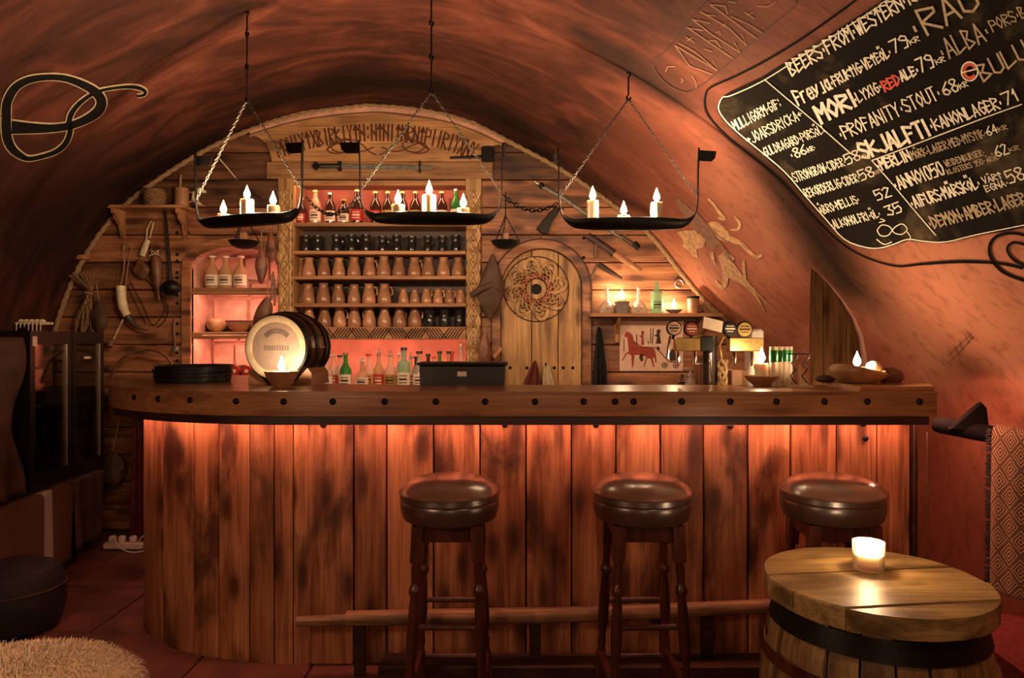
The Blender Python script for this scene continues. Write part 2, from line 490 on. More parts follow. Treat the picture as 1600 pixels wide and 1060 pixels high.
M_burlap = burlap_mat()
M_floor = simple('worn_stone_floor', (0.135,0.05,0.032), 0.5, 0, 0.6, 5, 0.5, tint=0.3)
M_floorbase = simple('dark_floor_bed', (0.03,0.014,0.010), 0.8)
M_carpet = simple('red_carpet', (0.20,0.03,0.022), 1.0, 0, 0.5, 90, 0.8)
M_fur = simple('cream_wool', (0.86,0.70,0.48), 0.85, 0, 0.2)
M_dark = simple('dark_void', (0.010,0.007,0.006), 0.9)

# ------------------------------------------------------------------ the vault
SKEW = 0.164          # the tunnel runs obliquely to the back wall
PROF = [(-3.27,0),(-3.27,.45),(-3.26,.9),(-3.22,1.25),(-3.13,1.58),(-2.97,1.93),(-2.70,2.27),(-2.30,2.56),(-1.92,2.76),(-1.5,2.895),(-1.1,2.957),(-.94,2.963),(-.6,2.93),(-.27,2.84),(.05,2.68),(.31,2.54),(.53,2.40),(.75,2.24),(.98,2.05),(1.19,1.79),(1.37,1.58),(1.55,1.42),(1.70,1.26),(1.80,1.08),(1.86,.85),(1.88,.45),(1.88,0)]
def catmull(pts, k):
    out = []
    n = len(pts)
    for i in range(n-1):
        p0 = pts[max(i-1,0)]; p1 = pts[i]; p2 = pts[i+1]; p3 = pts[min(i+2,n-1)]
        for j in range(k):
            t = j/k
            out.append(tuple(0.5*((2*b)+(c-a)*t+(2*a-5*b+4*c-d)*t*t+(-a+3*b-3*c+d)*t**3) for a,b,c,d in zip(p0,p1,p2,p3)))
    out.append(tuple(pts[-1]))
    return out
PF = catmull(PROF, 5)
ARC = [0.0]
for a, b in zip(PF, PF[1:]): ARC.append(ARC[-1]+hypot(b[0]-a[0], b[1]-a[1]))
UMAX = ARC[-1]
def prof_at(u):
    u = min(max(u, 0), UMAX)
    lo, hi = 0, len(ARC)-1
    while hi-lo > 1:
        m = (lo+hi)//2
        if ARC[m] <= u: lo = m
        else: hi = m
    t = (u-ARC[lo])/(ARC[hi]-ARC[lo])
    a, b = PF[lo], PF[hi]
    dx, dz = b[0]-a[0], b[1]-a[1]
    L = hypot(dx, dz)
    return a[0]+dx*t, a[1]+dz*t, (dz/L, -dx/L)     # point and inward normal
def vault(u, Y, off=0.0):
    x, z, n = prof_at(u)
    return Vector((x + SKEW*(YB-Y) + n[0]*off, Y, z + n[1]*off))
def inside(x, z):
    if z <= 0: return False
    c = False
    n = len(PF)
    for i in range(n):
        x1, z1 = PF[i]; x2, z2 = PF[(i+1) % n]
        if (z1 > z) != (z2 > z) and x < (x2-x1)*(z-z1)/(z2-z1)+x1: c = not c
    return c
_hc = {}
def hit_uv(px, py):
    """where a pixel's line of sight meets the vault: (arc length, depth)"""
    key = (round(px,2), round(py,2))
    if key in _hc: return _hc[key]
    a = (px-800)/F; b = (530-py)/F
    def ins(Y): return inside(a*Y-SKEW*(YB-Y), EYE+b*Y)
    lo = 0.25; hi = None
    Y = lo
    while Y < 5.2:
        if not ins(Y): hi = Y; break
        lo = Y; Y += 0.08
    if hi is None: hi = 5.2
    for _ in range(16):
        m = (lo+hi)/2
        if ins(m): lo = m
        else: hi = m
    Y = min(lo, YB-0.01)
    x = a*Y-SKEW*(YB-Y); z = EYE+b*Y
    best = None
    for i in range(len(PF)-1):
        p, q = PF[i], PF[i+1]
        dx, dz = q[0]-p[0], q[1]-p[1]
        L2 = dx*dx+dz*dz
        t = min(1, max(0, ((x-p[0])*dx+(z-p[1])*dz)/L2))
        d = hypot(p[0]+dx*t-x, p[1]+dz*t-z)
        if best is None or d < best[0]: best = (d, ARC[i]+t*sqrt(L2))
    _hc[key] = (best[1], Y)
    return _hc[key]
def on_vault(px, py, off=0.004):
    u, Y = hit_uv(px, py)
    return vault(u, Y, off)
def inpoly(p, poly):
    c = False
    for i in range(len(poly)):
        (x1,y1),(x2,y2) = poly[i-1], poly[i]
        if (y1 > p[1]) != (y2 > p[1]) and p[0] < (x2-x1)*(p[1]-y1)/(y2-y1)+x1: c = not c
    return c

# opening in the right wall, closed by boards
hole_px = [(1265,606),(1265,560),(1265,500),(1265,450),(1266,418),(1280,428),(1298,446),(1318,470),(1336,497),(1348,525),(1354,555),(1355,606)]
HOLE = [hit_uv(*p) for p in hole_px]
Y0V = -2.2
NU, NY = 130, 64
us = [UMAX*i/NU for i in range(NU+1)]
ys = [Y0V+(YB+0.03-Y0V)*(1-(1-j/NY)**1.35) for j in range(NY+1)]
pts = [(u, y) for y in ys for u in us]
def near_hole(p):
    return any(hypot(p[0]-q[0], p[1]-q[1]) < 0.012 for q in HOLE)
pts = [p for p in pts if not (inpoly(p, HOLE) or near_hole(p))]
n0 = len(pts)
pts += HOLE
edges = [(n0+i, n0+(i+1) % len(HOLE)) for i in range(len(HOLE))]
cv, ce, cf, *_ = delaunay_2d_cdt([Vector(p) for p in pts], edges, [], 0, 1e-5)
mb = MB()
mb.v = [tuple(vault(p[0], p[1])) for p in cv]
mb.uv = [(p[0], p[1]) for p in cv]
for f in cf:
    c = (sum(cv[i][0] for i in f)/len(f), sum(cv[i][1] for i in f)/len(f))
    if not inpoly(c, HOLE): mb.f.append(tuple(f))
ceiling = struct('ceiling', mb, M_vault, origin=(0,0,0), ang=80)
# near-black bands on the plaster, among them by the right chandelier's hook and above the wall opening
DARK_BANDS = [([(905,50,10),(960,90,14),(1000,118,15),(1035,142,15),(1058,158,10)], .9),
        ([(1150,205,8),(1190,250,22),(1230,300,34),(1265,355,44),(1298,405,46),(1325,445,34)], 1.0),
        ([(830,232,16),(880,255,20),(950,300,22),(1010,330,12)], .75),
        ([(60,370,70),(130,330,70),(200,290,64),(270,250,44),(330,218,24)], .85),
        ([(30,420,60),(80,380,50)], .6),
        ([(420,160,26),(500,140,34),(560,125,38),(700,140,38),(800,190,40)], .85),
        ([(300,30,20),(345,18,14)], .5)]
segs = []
for pl, st in DARK_BANDS:
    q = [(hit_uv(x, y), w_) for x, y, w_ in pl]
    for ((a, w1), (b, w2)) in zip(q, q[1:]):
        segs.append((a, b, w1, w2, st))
at = ceiling.data.attributes.new('dark_band', 'FLOAT', 'POINT')
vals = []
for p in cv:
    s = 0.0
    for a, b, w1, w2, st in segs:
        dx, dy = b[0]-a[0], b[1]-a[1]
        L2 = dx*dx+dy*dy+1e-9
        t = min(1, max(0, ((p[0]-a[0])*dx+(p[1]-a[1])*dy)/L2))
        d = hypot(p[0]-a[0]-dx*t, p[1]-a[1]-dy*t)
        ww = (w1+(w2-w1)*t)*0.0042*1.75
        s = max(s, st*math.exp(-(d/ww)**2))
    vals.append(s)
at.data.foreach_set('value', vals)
# reveal of the opening and the boards that close it
mb = MB()
ring = [vault(*p) for p in HOLE]
back = []
for p in ring:
    d_ = 4.46-p.y
    back.append(Vector((p.x+.44*d_, 4.46, p.z+(p.z-EYE)/p.y*d_*.9)))
n = len(ring)
mb.add([tuple(p) for p in ring+back], [(i, (i+1) % n, n+(i+1) % n, n+i) for i in range(n)])
rev = struct('window_1', mb, M_nichestone, origin=(0,0,0), smooth=False)
xx = min(p.x for p in back)-.06
while xx < max(p.x for p in back)+.02:
    b = MB(); b.box(xx+.002, xx+.148, 4.465, 4.50, .55, 2.0, None, .004)
    obj('plank', b, M_doorwood, rev, smooth=False, origin=(xx+.07, 4.47, .6))
    xx += .15

# floor with worn slabs
mb = MB(); mb.box(-4.2, 3.4, Y0V, 5.3, -.08, -.012)
floor = struct('floor', mb, M_floorbase)
rnd = random.Random(3)
yy = 1.0
while yy < 4.85:
    dd = rnd.uniform(.42, .62)
    xx = -3.4+rnd.uniform(0, .3)
    while xx < 2.4:
        ww = rnd.uniform(.45, .8)
        b = MB(); b.box(xx+.004, xx+ww-.004, yy+.004, min(yy+dd, 4.89)-.004, -.03, rnd.uniform(-.003, .0), None, .004)
        lim = -3.27+SKEW*(YB-yy-dd/2); lim2 = 1.88+SKEW*(YB-yy-dd/2)
        if xx > lim-.5 and xx < lim2: obj('slab', b, M_floor, floor, smooth=False)
        xx += ww
    yy += dd

# ------------------------------------------------------------------ back wall
mb = MB(); mb.box(-3.6, 2.3, 5.30, 5.36, 0, 3.1)
wall = struct('wall_back', mb, M_dark)
def archx(z):
    l = None; r = None
    for (a, b) in zip(PF, PF[1:]):
        if (a[1]-z)*(b[1]-z) <= 0 and a[1] != b[1]:
            x = a[0]+(b[0]-a[0])*(z-a[1])/(b[1]-a[1])
            if l is None or x < l: l = x
            if r is None or x > r: r = x
    return l, r
# openings: niche, alcove, door  (centre x, half width function of z)
NX0, NX1 = BX(299), BX(434)
NC = (NX0+NX1)/2; NH = (NX1-NX0)/2; NSP = BZ(418); NTOP = BZ(386)
def niche_h(z):
    if z > NTOP: return 0
    if z < NSP: return NH
    return NH*sqrt(max(0, 1-((z-NSP)/(NTOP-NSP))**2))
AX0, AX1 = BX(437), BX(752); AC = (AX0+AX1)/2; ATOP = BZ(280)
def alc_h(z): return (AX1-AX0)/2 if z < ATOP else 0
DC = BX(846); DR = 64/F*YB; DSP = BZ(452)
DRO = 78/F*YB
def door_h(z, r=DRO):
    if z > DSP+r: return 0
    if z < DSP: return r
    return sqrt(max(0, r*r-(z-DSP)**2))
OPEN = [(NC, niche_h, NTOP), (AC, alc_h, ATOP), (DC, door_h, DSP+DRO)]
row_h = 0.1915
z0 = BZ(367)-row_h*math.floor(BZ(367)/row_h)-row_h
rows = []
while z0 < 2.95:
    rows.append((max(0, z0), min(z0+row_h, 2.95))); z0 += row_h
rnd = random.Random(11)
for (za, zb) in rows:
    if zb-za < .03: continue
    za += .003; zb -= .003
    zs = [za+(zb-za)*i/8 for i in range(9)]
    cuts = []
    for c, fn, top in OPEN:
        if za < top-.01:
            if c == AC and not zb < top+.06: 
                if za > top-.12: continue
            cuts.append((c, fn))
    cuts.sort(key=lambda t: t[0])
    ends = [('L', None)] + cuts + [('R', None)]
    for a, b in zip(ends, ends[1:]):
        left = [archx(z)[0]+.0 if a[0] == 'L' else a[0]+a[1](z) for z in zs]
        right = [archx(z)[1]-.0 if b[0] == 'R' else b[0]-b[1](z) for z in zs]
        if min(r-l for l, r in zip(left, right)) < -.02 or max(r-l for l, r in zip(left, right)) < .03: continue
        # long runs are made of two boards butted together
        pieces = [(left, right)]
        if max(right)-min(left) > 1.6:
            xm = min(left)+(max(right)-min(left))*rnd.uniform(.35, .65)
            pieces = [(left, [xm-.002]*9), ([xm+.002]*9, right)]
        for l, r in pieces:
            poly = [(x, z) for x, z in zip(l, zs)] + [(x, z) for x, z in zip(reversed(r), reversed(zs))]
            q = [poly[0]]
            for p in poly[1:]:
                if hypot(p[0]-q[-1][0], p[1]-q[-1][1]) > .002: q.append(p)
            xs = [p[0] for p in q]
            dy = rnd.uniform(0, .006)
            m = MB(); m.prism(q, YB+dy, YB+.032, .005)
            xs = [p[0] for p in q]
            obj('plank', m, M_upperwood if za > BZ(330) and (min(xs) < BX(440) or za > BZ(282)) else M_wallwood, wall, smooth=False, origin=((min(xs)+max(xs))/2, YB, za))
# nails of the wall boards
nail = MB(); nail.lathe([(.012,0),(.010,.004),(.005,.007),(0.0001,.008)], Matrix.Rotation(pi/2, 4, 'X'), 8)
nail_me = None
def nails(pxs, Y, parent, mat=M_iron, s=1.0):
    global nail_me
    for px, py in pxs:
        p = P(px, py, Y)
        if nail_me is None:
            o = obj('nail', nail, mat, parent, local=True); nail_me = o.data
        else:
            o = bpy.data.objects.new('nail', nail_me); COL.objects.link(o); o.parent = parent
        o.location = p - wloc(parent); o.scale = (s, s, s)
nails([(277,y) for y in (364,398,408,426,434,447,462,474,506,522,551,564)] + [(294,364),(294,398)] +
      [(912,y) for y in (372,403,415,446,457,490,501,532,544,575,587)], YB, wall)

# casing round the niche and round the door
def arch_ring(c, rin, rout, sp, zb, ell=1.0, n=20):
    inn = [(c-rin, zb), (c-rin, sp)] + [(c-rin*cos(pi*i/n), sp+rin*ell*sin(pi*i/n)) for i in range(1, n)] + [(c+rin, sp), (c+rin, zb)]
    out = [(c-rout, zb), (c-rout, sp)] + [(c-rout*cos(pi*i/n), sp+(rin*ell+rout-rin)*sin(pi*i/n)) for i in range(1, n)] + [(c+rout, sp), (c+rout, zb)]
    return inn, out
def strip_prism(inn, out, y0, y1):
    m = MB(); n = len(inn)
    vs = [(x,y0,z) for x,z in inn]+[(x,y0,z) for x,z in out]+[(x,y1,z) for x,z in inn]+[(x,y1,z) for x,z in out]
    fs = []
    for i in range(n-1):
        fs += [(i,i+1,n+i+1,n+i),(2*n+i,3*n+i,3*n+i+1,2*n+i+1),(i,2*n+i,2*n+i+1,i+1),(n+i,n+i+1,3*n+i+1,3*n+i)]
    fs += [(0,n,3*n,2*n),(n-1,3*n-1,4*n-1,2*n-1)]
    return m.add(vs, fs)
inn, out = arch_ring(NC, NH, NH+.06, NSP, .9, (NTOP-NSP)/NH)
# only the left leg and the crown of the casing: the carved post stands on its right
nic = struct('trim_1', strip_prism(inn[:-2], out[:-2], YB-.018, YB), M_wallwood, smooth=False)
inn, out = arch_ring(DC, DR, DRO, DSP, 0.0)
dfr = struct('trim_2', strip_prism(inn, out, YB-.015, YB+.09), M_wallwood, smooth=False)
inn2, out2 = arch_ring(DC, DRO-.004, DRO+.004, DSP, 0.0)
obj('bead', strip_prism(inn2, out2, YB-.02, YB), M_groove, dfr, smooth=False)

# ---- door
door = thing('door_1', 'arched plank door with carved interlace roundel', None, (DC, YB+.05, 0))
door['kind'] = 'structure'
bounds = [DC-DR, BX(831), BX(873), DC+DR]
for a, b in zip(bounds, bounds[1:]):
    a += .0025; b -= .0025
    xs = [a+(b-a)*i/8 for i in range(9)]
    poly = [(a, .01), (b, .01)] + [(x, DSP+sqrt(max(0, DR*DR-(x-DC)**2))-.004) for x in reversed(xs)]
    m = MB(); m.prism(poly, YB+.045, YB+.085, .003)
    obj('plank', m, M_doorwood, door, smooth=False, origin=((a+b)/2, YB+.05, 1.0))
nails([(797,575),(823,575),(866,575),(880,575),(895,575)], YB+.043, door, s=1.0)
# carved roundel
mc = P(838, 452, YB+.045); mc.y = YB+.043
rr = .228
def circ(r, n=40, y=0, a0=0, wob=0, k=8): return [(mc.x+(r+wob*cos(k*(2*pi*i/n)))*cos(a0+2*pi*i/n), mc.y+y, mc.z+(r+wob*cos(k*(2*pi*i/n)))*sin(a0+2*pi*i/n)) for i in range(n)]
m = MB()
for r in (rr,): m.tube(circ(r), .0045, 6, closed=True)
for r in (.155, .115, .075): m.tube(circ(r, 60), .005, 6, closed=True)
obj('carved_ring', m, M_groove, door)
for s_ in (0, 1):
    for rad, am, kk_, mt in ((.140, .018, 12, M_carve), (.095, .014, 9, M_redwood)):
        pl = []
        for i in range(120):
            a = 2*pi*i/120; ph = kk_*a+s_*pi
            pl.append((mc.x+(rad+am*sin(ph))*cos(a), mc.y-.008-.006*cos(ph*1.0+.5), mc.z+(rad+am*sin(ph))*sin(a)))
        m = MB(); m.tube(pl, .0085, 6, closed=True, flat=.7); bo_ = obj('braided_ring', m, mt, door)
        for o_ in (-.0095, .0095):
            q = [(mc.x+(x-mc.x)*(1+o_/rad), y+.004, mc.z+(z-mc.z)*(1+o_/rad)) for x, y, z in pl]
            m = MB(); m.tube(q, .0035, 5, closed=True); obj('carved_line', m, M_groove, bo_)
for k in range(8):
    a = 2*pi*k/8+.2
    m = MB(); m2 = MB()
    for s, mm, rad in ((0, m, .014), (1, m2, .0045)):
        for sg in (-1, 1):
            pl = []
            for i in range(15):
                t = i/14
                ang = a+sg*(t*1.05-.52)*.9
                r = .085+.13*sin(pi*t)**.8
                pl.append((mc.x+r*cos(ang), mc.y-.002-.006*sin(pi*t*2+(0 if sg > 0 else pi))-(.006 if s else 0), mc.z+r*sin(ang)))
            if s == 0: mm.tube(pl, rad, 6, flat=.6)
            else:
                for o_ in (-.015, .015):
                    q = []
                    for (x, y, z) in pl:
                        dx, dz = x-mc.x, z-mc.z; L = hypot(dx, dz)
                        q.append((x+dx/L*o_, y+.008, z+dz/L*o_))
                    mm.tube(q, rad, 5)
    o = obj('interlace_loop', m, M_doorwood, door)
    obj('carved_line', m2, M_groove, o)
m = MB(); m.lathe([(.001,-.006),(.034,-.005),(.038,0)], Matrix.Translation(mc) @ Matrix.Rotation(pi/2, 4, 'X') @ Matrix.Scale(-1, 4, (0,0,1)), 18)
obj('peep_hole', m, M_dark, door)

# ---- niche
mb = MB()
zb = .95
inn = [(NC-NH, zb), (NC-NH, NSP)] + [(NC-NH*cos(pi*i/16), NSP+(NTOP-NSP)*sin(pi*i/16)) for i in range(1, 16)] + [(NC+NH, NSP), (NC+NH, zb)]
n = len(inn)
vs = [(x, YB+.0, z) for x, z in inn]+[(x, 5.24, z) for x, z in inn]
mb.add(vs, [(i, i+1, n+i+1, n+i) for i in range(n-1)]+[(0, n, 2*n-1, n-1)])
mb.add([(x, 5.24, z) for x, z in inn], [tuple(range(n))])
wn = struct('wall_niche', mb, M_nichestone, smooth=False)
# rough stones of the niche back
rnd = random.Random(5)
z = zb
while z < NSP+.05:
    h = rnd.uniform(.12, .19)
    x = NX0+.01
    while x < NX1-.04:
        wd = min(rnd.uniform(.16, .30), NX1-.01-x)
        b = MB(); b.box(x+.006, x+wd-.006, 5.215-rnd.uniform(0, .018), 5.239, z+.006, z+h-.006, None, .012)
        obj('stone', b, M_nichestone, wn)
        x += wd
    z += h
def shelf_box(name, x0, x1, y0, y1, z0, z1, mat, label, cat, group=None):
    b = MB(); b.box(x0, x1, y0, y1, z0, z1, None, .004)
    return tag(obj(name, b, mat, smooth=False), label, cat, group)
NS1 = BZ(450); NS2 = BZ(519)
shelf_box('niche_shelf', NX0, NX1, YB+.01, 5.21, NS1-.022, NS1, M_shelfwood, 'upper wooden shelf of the pink lit niche, under three cream-labelled bottles', 'shelf')
shelf_box('niche_shelf', NX0, NX1, YB+.01, 5.21, NS2-.022, NS2, M_shelfwood, 'lower wooden shelf of the pink lit niche, carrying gourd and bowls', 'shelf')
for zz in (NS1, NS2):
    b = MB(); b.box(NX0, NX1, YB+.008, YB+.022, zz-.048, zz-.0225, None, .003); tag(obj('shelf_lip', b, M_shelfwood, smooth=False), 'narrow lip board along the front of the %s niche shelf' % ('upper' if zz == NS1 else 'lower'), 'lip board')
for zz, lab in ((NS1-.028, 'thin LED strip under the upper niche shelf'), (NS2-.028, 'thin LED strip under the lower niche shelf')):
    hw = NH*.8 if zz < NSP else NH*.12
    b = MB(); b.box(NC-hw, NC+hw, YB+.034, YB+.044, zz, zz+.005)
    tag(obj('led_strip', b, M_ledniche), lab, 'light strip', 'niche light strips')

b = MB(); b.box(NX1-.010, NX1-.004, YB+.06, YB+.075, NS1+.02, NSP-.01)
tag(obj('led_strip', b, M_ledniche), 'upright LED strip inside the right jamb of the niche', 'light strip', 'niche light strips')
# ---- back counter
mb = MB(); mb.box(NX0-.03, BX(770), 4.50, 4.885, .955, .99, None, .006)
bc = thing('back_counter', 'low wooden counter along the back wall beneath the mug shelves', 'counter', ((NX0+BX(770))/2, 4.7, 0))
obj('worktop', mb, M_counter, bc)
mb = MB(); mb.box(NX0-.0, BX(765), 4.56, 4.885, 0.0, .955)
obj('cabinet_body', mb, M_darkwood, bc)

# ---- shelving alcove between the carved posts
unit = thing('mug_shelving', 'recessed wooden mug shelving between two braided carved posts', 'shelving', (AC, 5.0, .99))
IX0, IX1 = BX(458), BX(728)
FR0, FR1 = BZ(531), BZ(511)
mb = MB(); mb.box(AX0, AX1, 5.22, 5.25, .99, ATOP+.02)
obj('back_panel', mb, M_redplaster, unit)
for a, b_ in ((IX0-.012, IX0), (IX1, IX1+.012)):
    mb = MB(); mb.box(a, b_, YB+.03, 5.22, .99, ATOP); obj('side_panel', mb, M_shelfwoodZ, unit)
mb = MB(); mb.box(AX0, AX1, YB, 5.22, ATOP-.01, ATOP+.02); obj('top_panel', mb, M_shelfwood, unit)
SH = [BZ(348), BZ(392), BZ(431), BZ(474)]
mb = MB(); mb.box(IX0, IX1, 5.14, 5.16, SH[3]-.17, SH[0]-.02); obj('dark_backing', mb, M_darkwood, unit)
for z in SH:
    mb = MB(); mb.box(IX0, IX1, YB-.005, 5.21, z-.026, z, None, .004)
    obj('shelf', mb, M_shelfwood, unit, smooth=False)
mb = MB(); mb.box(IX0, IX1, YB-.005, 5.21, FR1-.02, FR1, None, .003)
obj('shelf', mb, M_shelfwood, unit, smooth=False)
mb = MB(); mb.box(IX0, IX1, YB-.014, YB+.01, FR0, FR1, None, .003)
fz = obj('frieze', mb, M_shelfwood, unit, smooth=False)
# herringbone grooves cut in the frieze, as raised slips
per = .128
x = IX0+.01; kk = 0
m = MB()
hh = (FR1-FR0)-.016
while x < IX1-.04:
    for j in range(6):
        t0 = j/6*per; 
        for s in (0, 1):
            if s == 0: pa = (x+t0, FR0+.008); pb = (x+t0+hh*.75, FR0+.008+hh)
            else: continue
            if kk % 2: pa, pb = (pa[0], FR0+.008+hh), (pb[0], FR0+.008)
            if pb[0] < IX1-.006: m.tube([(pa[0], YB-.0145, pa[1]), (pb[0], YB-.0145, pb[1])], .0042, 4)
    x += per; kk += 1
obj('carved_herringbone', m, M_groove, fz)
# LED behind the frieze, lights the bottles below
b = MB(); b.box(IX0+.02, IX1-.02, YB+.014, YB+.022, FR0+.006, FR0+.014)
obj('led_strip', b, M_ledback, unit)
b = MB(); b.box(IX0+.02, IX1-.02, YB+.014, YB+.019, ATOP-.016, ATOP-.012)
obj('led_strip', b, M_ledback, unit)
b = MB(); b.box(IX0, IX1, YB-.0, YB+.010, ATOP-.045, ATOP, None, .002); obj('top_lip', b, M_shelfwood, unit, smooth=False)
# posts with braid
def braid_post(px0, px1, py0, py1):
    x0, x1 = BX(px0), BX(px1); zt, zb_ = BZ(py0), BZ(py1)
    m = MB(); m.box(x0, x1, YB-.012, YB+.05, zb_, zt, None, .003)
    p = obj('carved_post', m, M_carve, unit, smooth=False)
    c = (x0+x1)/2; A = (x1-x0)/2-.020
    per = .30
    zt2 = min(zt, BZ(300))
    for s in range(4):
        m = MB(); g = MB()
        n = int((zt2-zb_)/.012)
        pl = []
        for i in range(n+1):
            z = zb_+(zt2-zb_)*i/n
            ph = 2*pi*(z-zb_)/per+s*pi/2
            pl.append((c+A*sin(ph), YB-.018-.009*cos(2*ph+ (pi if s % 2 else 0)), z))
        m.tube(pl, .0180, 8, flat=.62, up=(0,1,0))
        g.tube([(x_, y_-.0108, z_) for x_, y_, z_ in pl], .0020, 4)
        st = obj('braid_strand', m, M_carve, p)
        obj('strand_groove', g, M_runecut, p)
    m = MB()
    for sx in (-1, 1): m.box(c+sx*(A+.013)-.002, c+sx*(A+.013)+.002, YB-.0145, YB-.011, zb_, zt2)
    obj('groove', m, M_groove, p)
    m = MB(); m.box(x0+.003, x1-.003, YB-.0135, YB-.0115, zb_, zt2)
    obj('burnt_ground', m, M_groove, p)
braid_post(435, 459, 275, 604)
braid_post(728, 752, 275, 604)
# header board and rune sign
mb = MB(); mb.box(BX(418), BX(770), YB-.022, YB, BZ(280), BZ(254), None, .004)
obj('header_board', mb, M_signwood, unit, smooth=False)
sign_top = [(393,212),(420,203),(470,190),(530,181),(590,177),(640,181),(700,192),(745,207),(785,226)]
sign = thing('rune_sign', 'arched wooden sign burnt with runes above the mug shelving', 'sign', (AC, YB-.03, BZ(254)))
poly = catmull(sign_top, 4)
bot = [(785,226),(772,229),(764,238),(759,253),(757,254),(427,254),(424,240),(418,226),(405,216)]
poly = [(BX(x), BZ(y)) for x, y in poly] + [(BX(x), BZ(y)) for x, y in bot[1:]]
mb = MB(); mb.prism(poly, YB-.035, YB-.005, .003)
sb = obj('board', mb, M_signwood, sign, smooth=False)
m = MB()
tp = catmull(sign_top, 6)
m.tube([(BX(x), YB-.036, BZ(y+3)) for x, y in tp], .008, 6)
obj('edge_moulding', m, M_signwood, sign)
# plaster strip above the sign; its lit-from-behind look is put into the pale colour
poly = [(BX(x), BZ(y-1)) for x, y in sign_top] + [(BX(x), BZ(y)-.0) for x, y in [(790,222),(745,192),(700,178),(640,168),(590,165),(530,168),(470,175),(420,190),(390,206)]]
mb = MB(); mb.prism(poly, YB-.03, YB+.0, .006)
struct('trim_3', mb, M_nichestone, smooth=False)
# stroke alphabet for carved and chalked writing (x 0-4, y 0-6)
FONT = {
'A':'00 26 40|12 32','B':'00 06 35 13 03|13 41 00','C':'45 26 03 20 41','D':'00 06 25 43 21 00','E':'45 06 03 00 41|03 33','F':'00 06 45|03 33',
'G':'45 26 03 20 41 43 23','H':'00 06|40 46|04 42','I':'20 26','J':'01 20 41 46','K':'00 06|45 03 41','L':'06 00 41','M':'00 06 23 46 40','N':'00 06|40 46|05 41',
'O':'03 26 43 20 03','P':'00 06 45 43 03','Q':'03 26 43 20 03|21 40','R':'00 06 45 44 03 40','S':'45 16 04 42 30 01','T':'20 26|06 46','t':'20 26|04 26 44','U':'06 01 20 41 46','V':'06 20 46',
'W':'06 10 24 30 46','X':'00 46|06 40','Y':'06 23 46|23 20','Z':'06 46 00 40','Å':'00 25 40|12 32|27 17 28 37 27','Ä':'00 25 40|12 32|17 18|37 38','Ö':'03 25 43 20 03|17 18|37 38',
'0':'03 16 36 43 30 10 03','1':'04 26 20','2':'05 26 45 00 40','3':'06 46 24 42 30 01','4':'30 36 02 42','5':'46 06 03 34 42 30 00','6':'46 03 01 20 41 23 02','7':'06 46 10',
'8':'23 05 16 36 45 23 02 10 30 42 23','9':'43 14 05 26 45 43 30 10','-':'13 33','.':'22 23',':':'21 22|24 25','>':'03 43 24|43 22','<':'43 03 24|03 22','!':'26 22|20 21',
'p':'0d 04 15 34 31 10 00' }
FONT['p'] = '00 04|03 14 34 43 41 30 10 01'
LOW = {'r':'00 04|02 14 34','e':'02 42 34 14 02 10 30 41','y':'04 21 44|21 00','j':'34 30 10','a':'33 14 02 10 31 34 30 40'}
FONT.update(LOW)
def glyph(ch):
    return [[(int(p[0])/4, int(p[1])/6) for p in st.split()] for st in FONT[ch].split('|')] if ch in FONT else []
def text_quads(txt, p0, p1, h0, h1, up, wpx, sp=0.32):
    """quads in pixel space of a line of strokes from p0 to p1"""
    n = len(txt)
    wid = [0.45 if c in '.:I1!' else (0.5 if c == ' ' else 1.0) for c in txt]
    tot = sum(wid)+sp*(n-1)
    out = []
    x = 0.0
    for c, wd in zip(txt, wid):
        for st in glyph(c):
            pp = []
            for gx, gy in st:
                if wd < 1: gx = .5+(gx-.5)*1.0
                t = (x+gx*wd)/tot
                h = h0+(h1-h0)*t
                pp.append(Vector((p0[0]+(p1[0]-p0[0])*t+up[0]*h*gy, p0[1]+(p1[1]-p0[1])*t+up[1]*h*gy)))
            for a, b in zip(pp, pp[1:]):
                d = b-a
                if d.length < .2: continue
                d.normalize()
                q = Vector((-d.y, d.x))*wpx/2
                e = d*wpx*.4
                out.append([a-e-q, b+e-q, b+e+q, a-e+q])
        x += wd+sp
    return out
def ribbon_px(pts, widths=None):
    """quads along a pixel polyline with varying width"""
    out = []
    P_ = [Vector(p[:2]) for p in pts]; W_ = [p[2] for p in pts]
    L = []; Rr = []
    for i in range(len(P_)):
        t = P_[min(i+1, len(P_)-1)]-P_[max(i-1, 0)]
        if t.length < 1e-6: t = Vector((1,0))
        t.normalize(); q = Vector((-t.y, t.x))*W_[i]/2
        L.append(P_[i]-q); Rr.append(P_[i]+q)
    for i in range(len(P_)-1): out.append([L[i], L[i+1], Rr[i+1], Rr[i]])
    return out
def vault_quads(quads, off):
    m = MB()
    for q in quads:
        m.add([tuple(on_vault(p[0], p[1], off)) for p in q], [(0,1,2,3)])
    return m
def spl(pts, k=5): return catmull([tuple(map(float, p)) for p in pts], k)

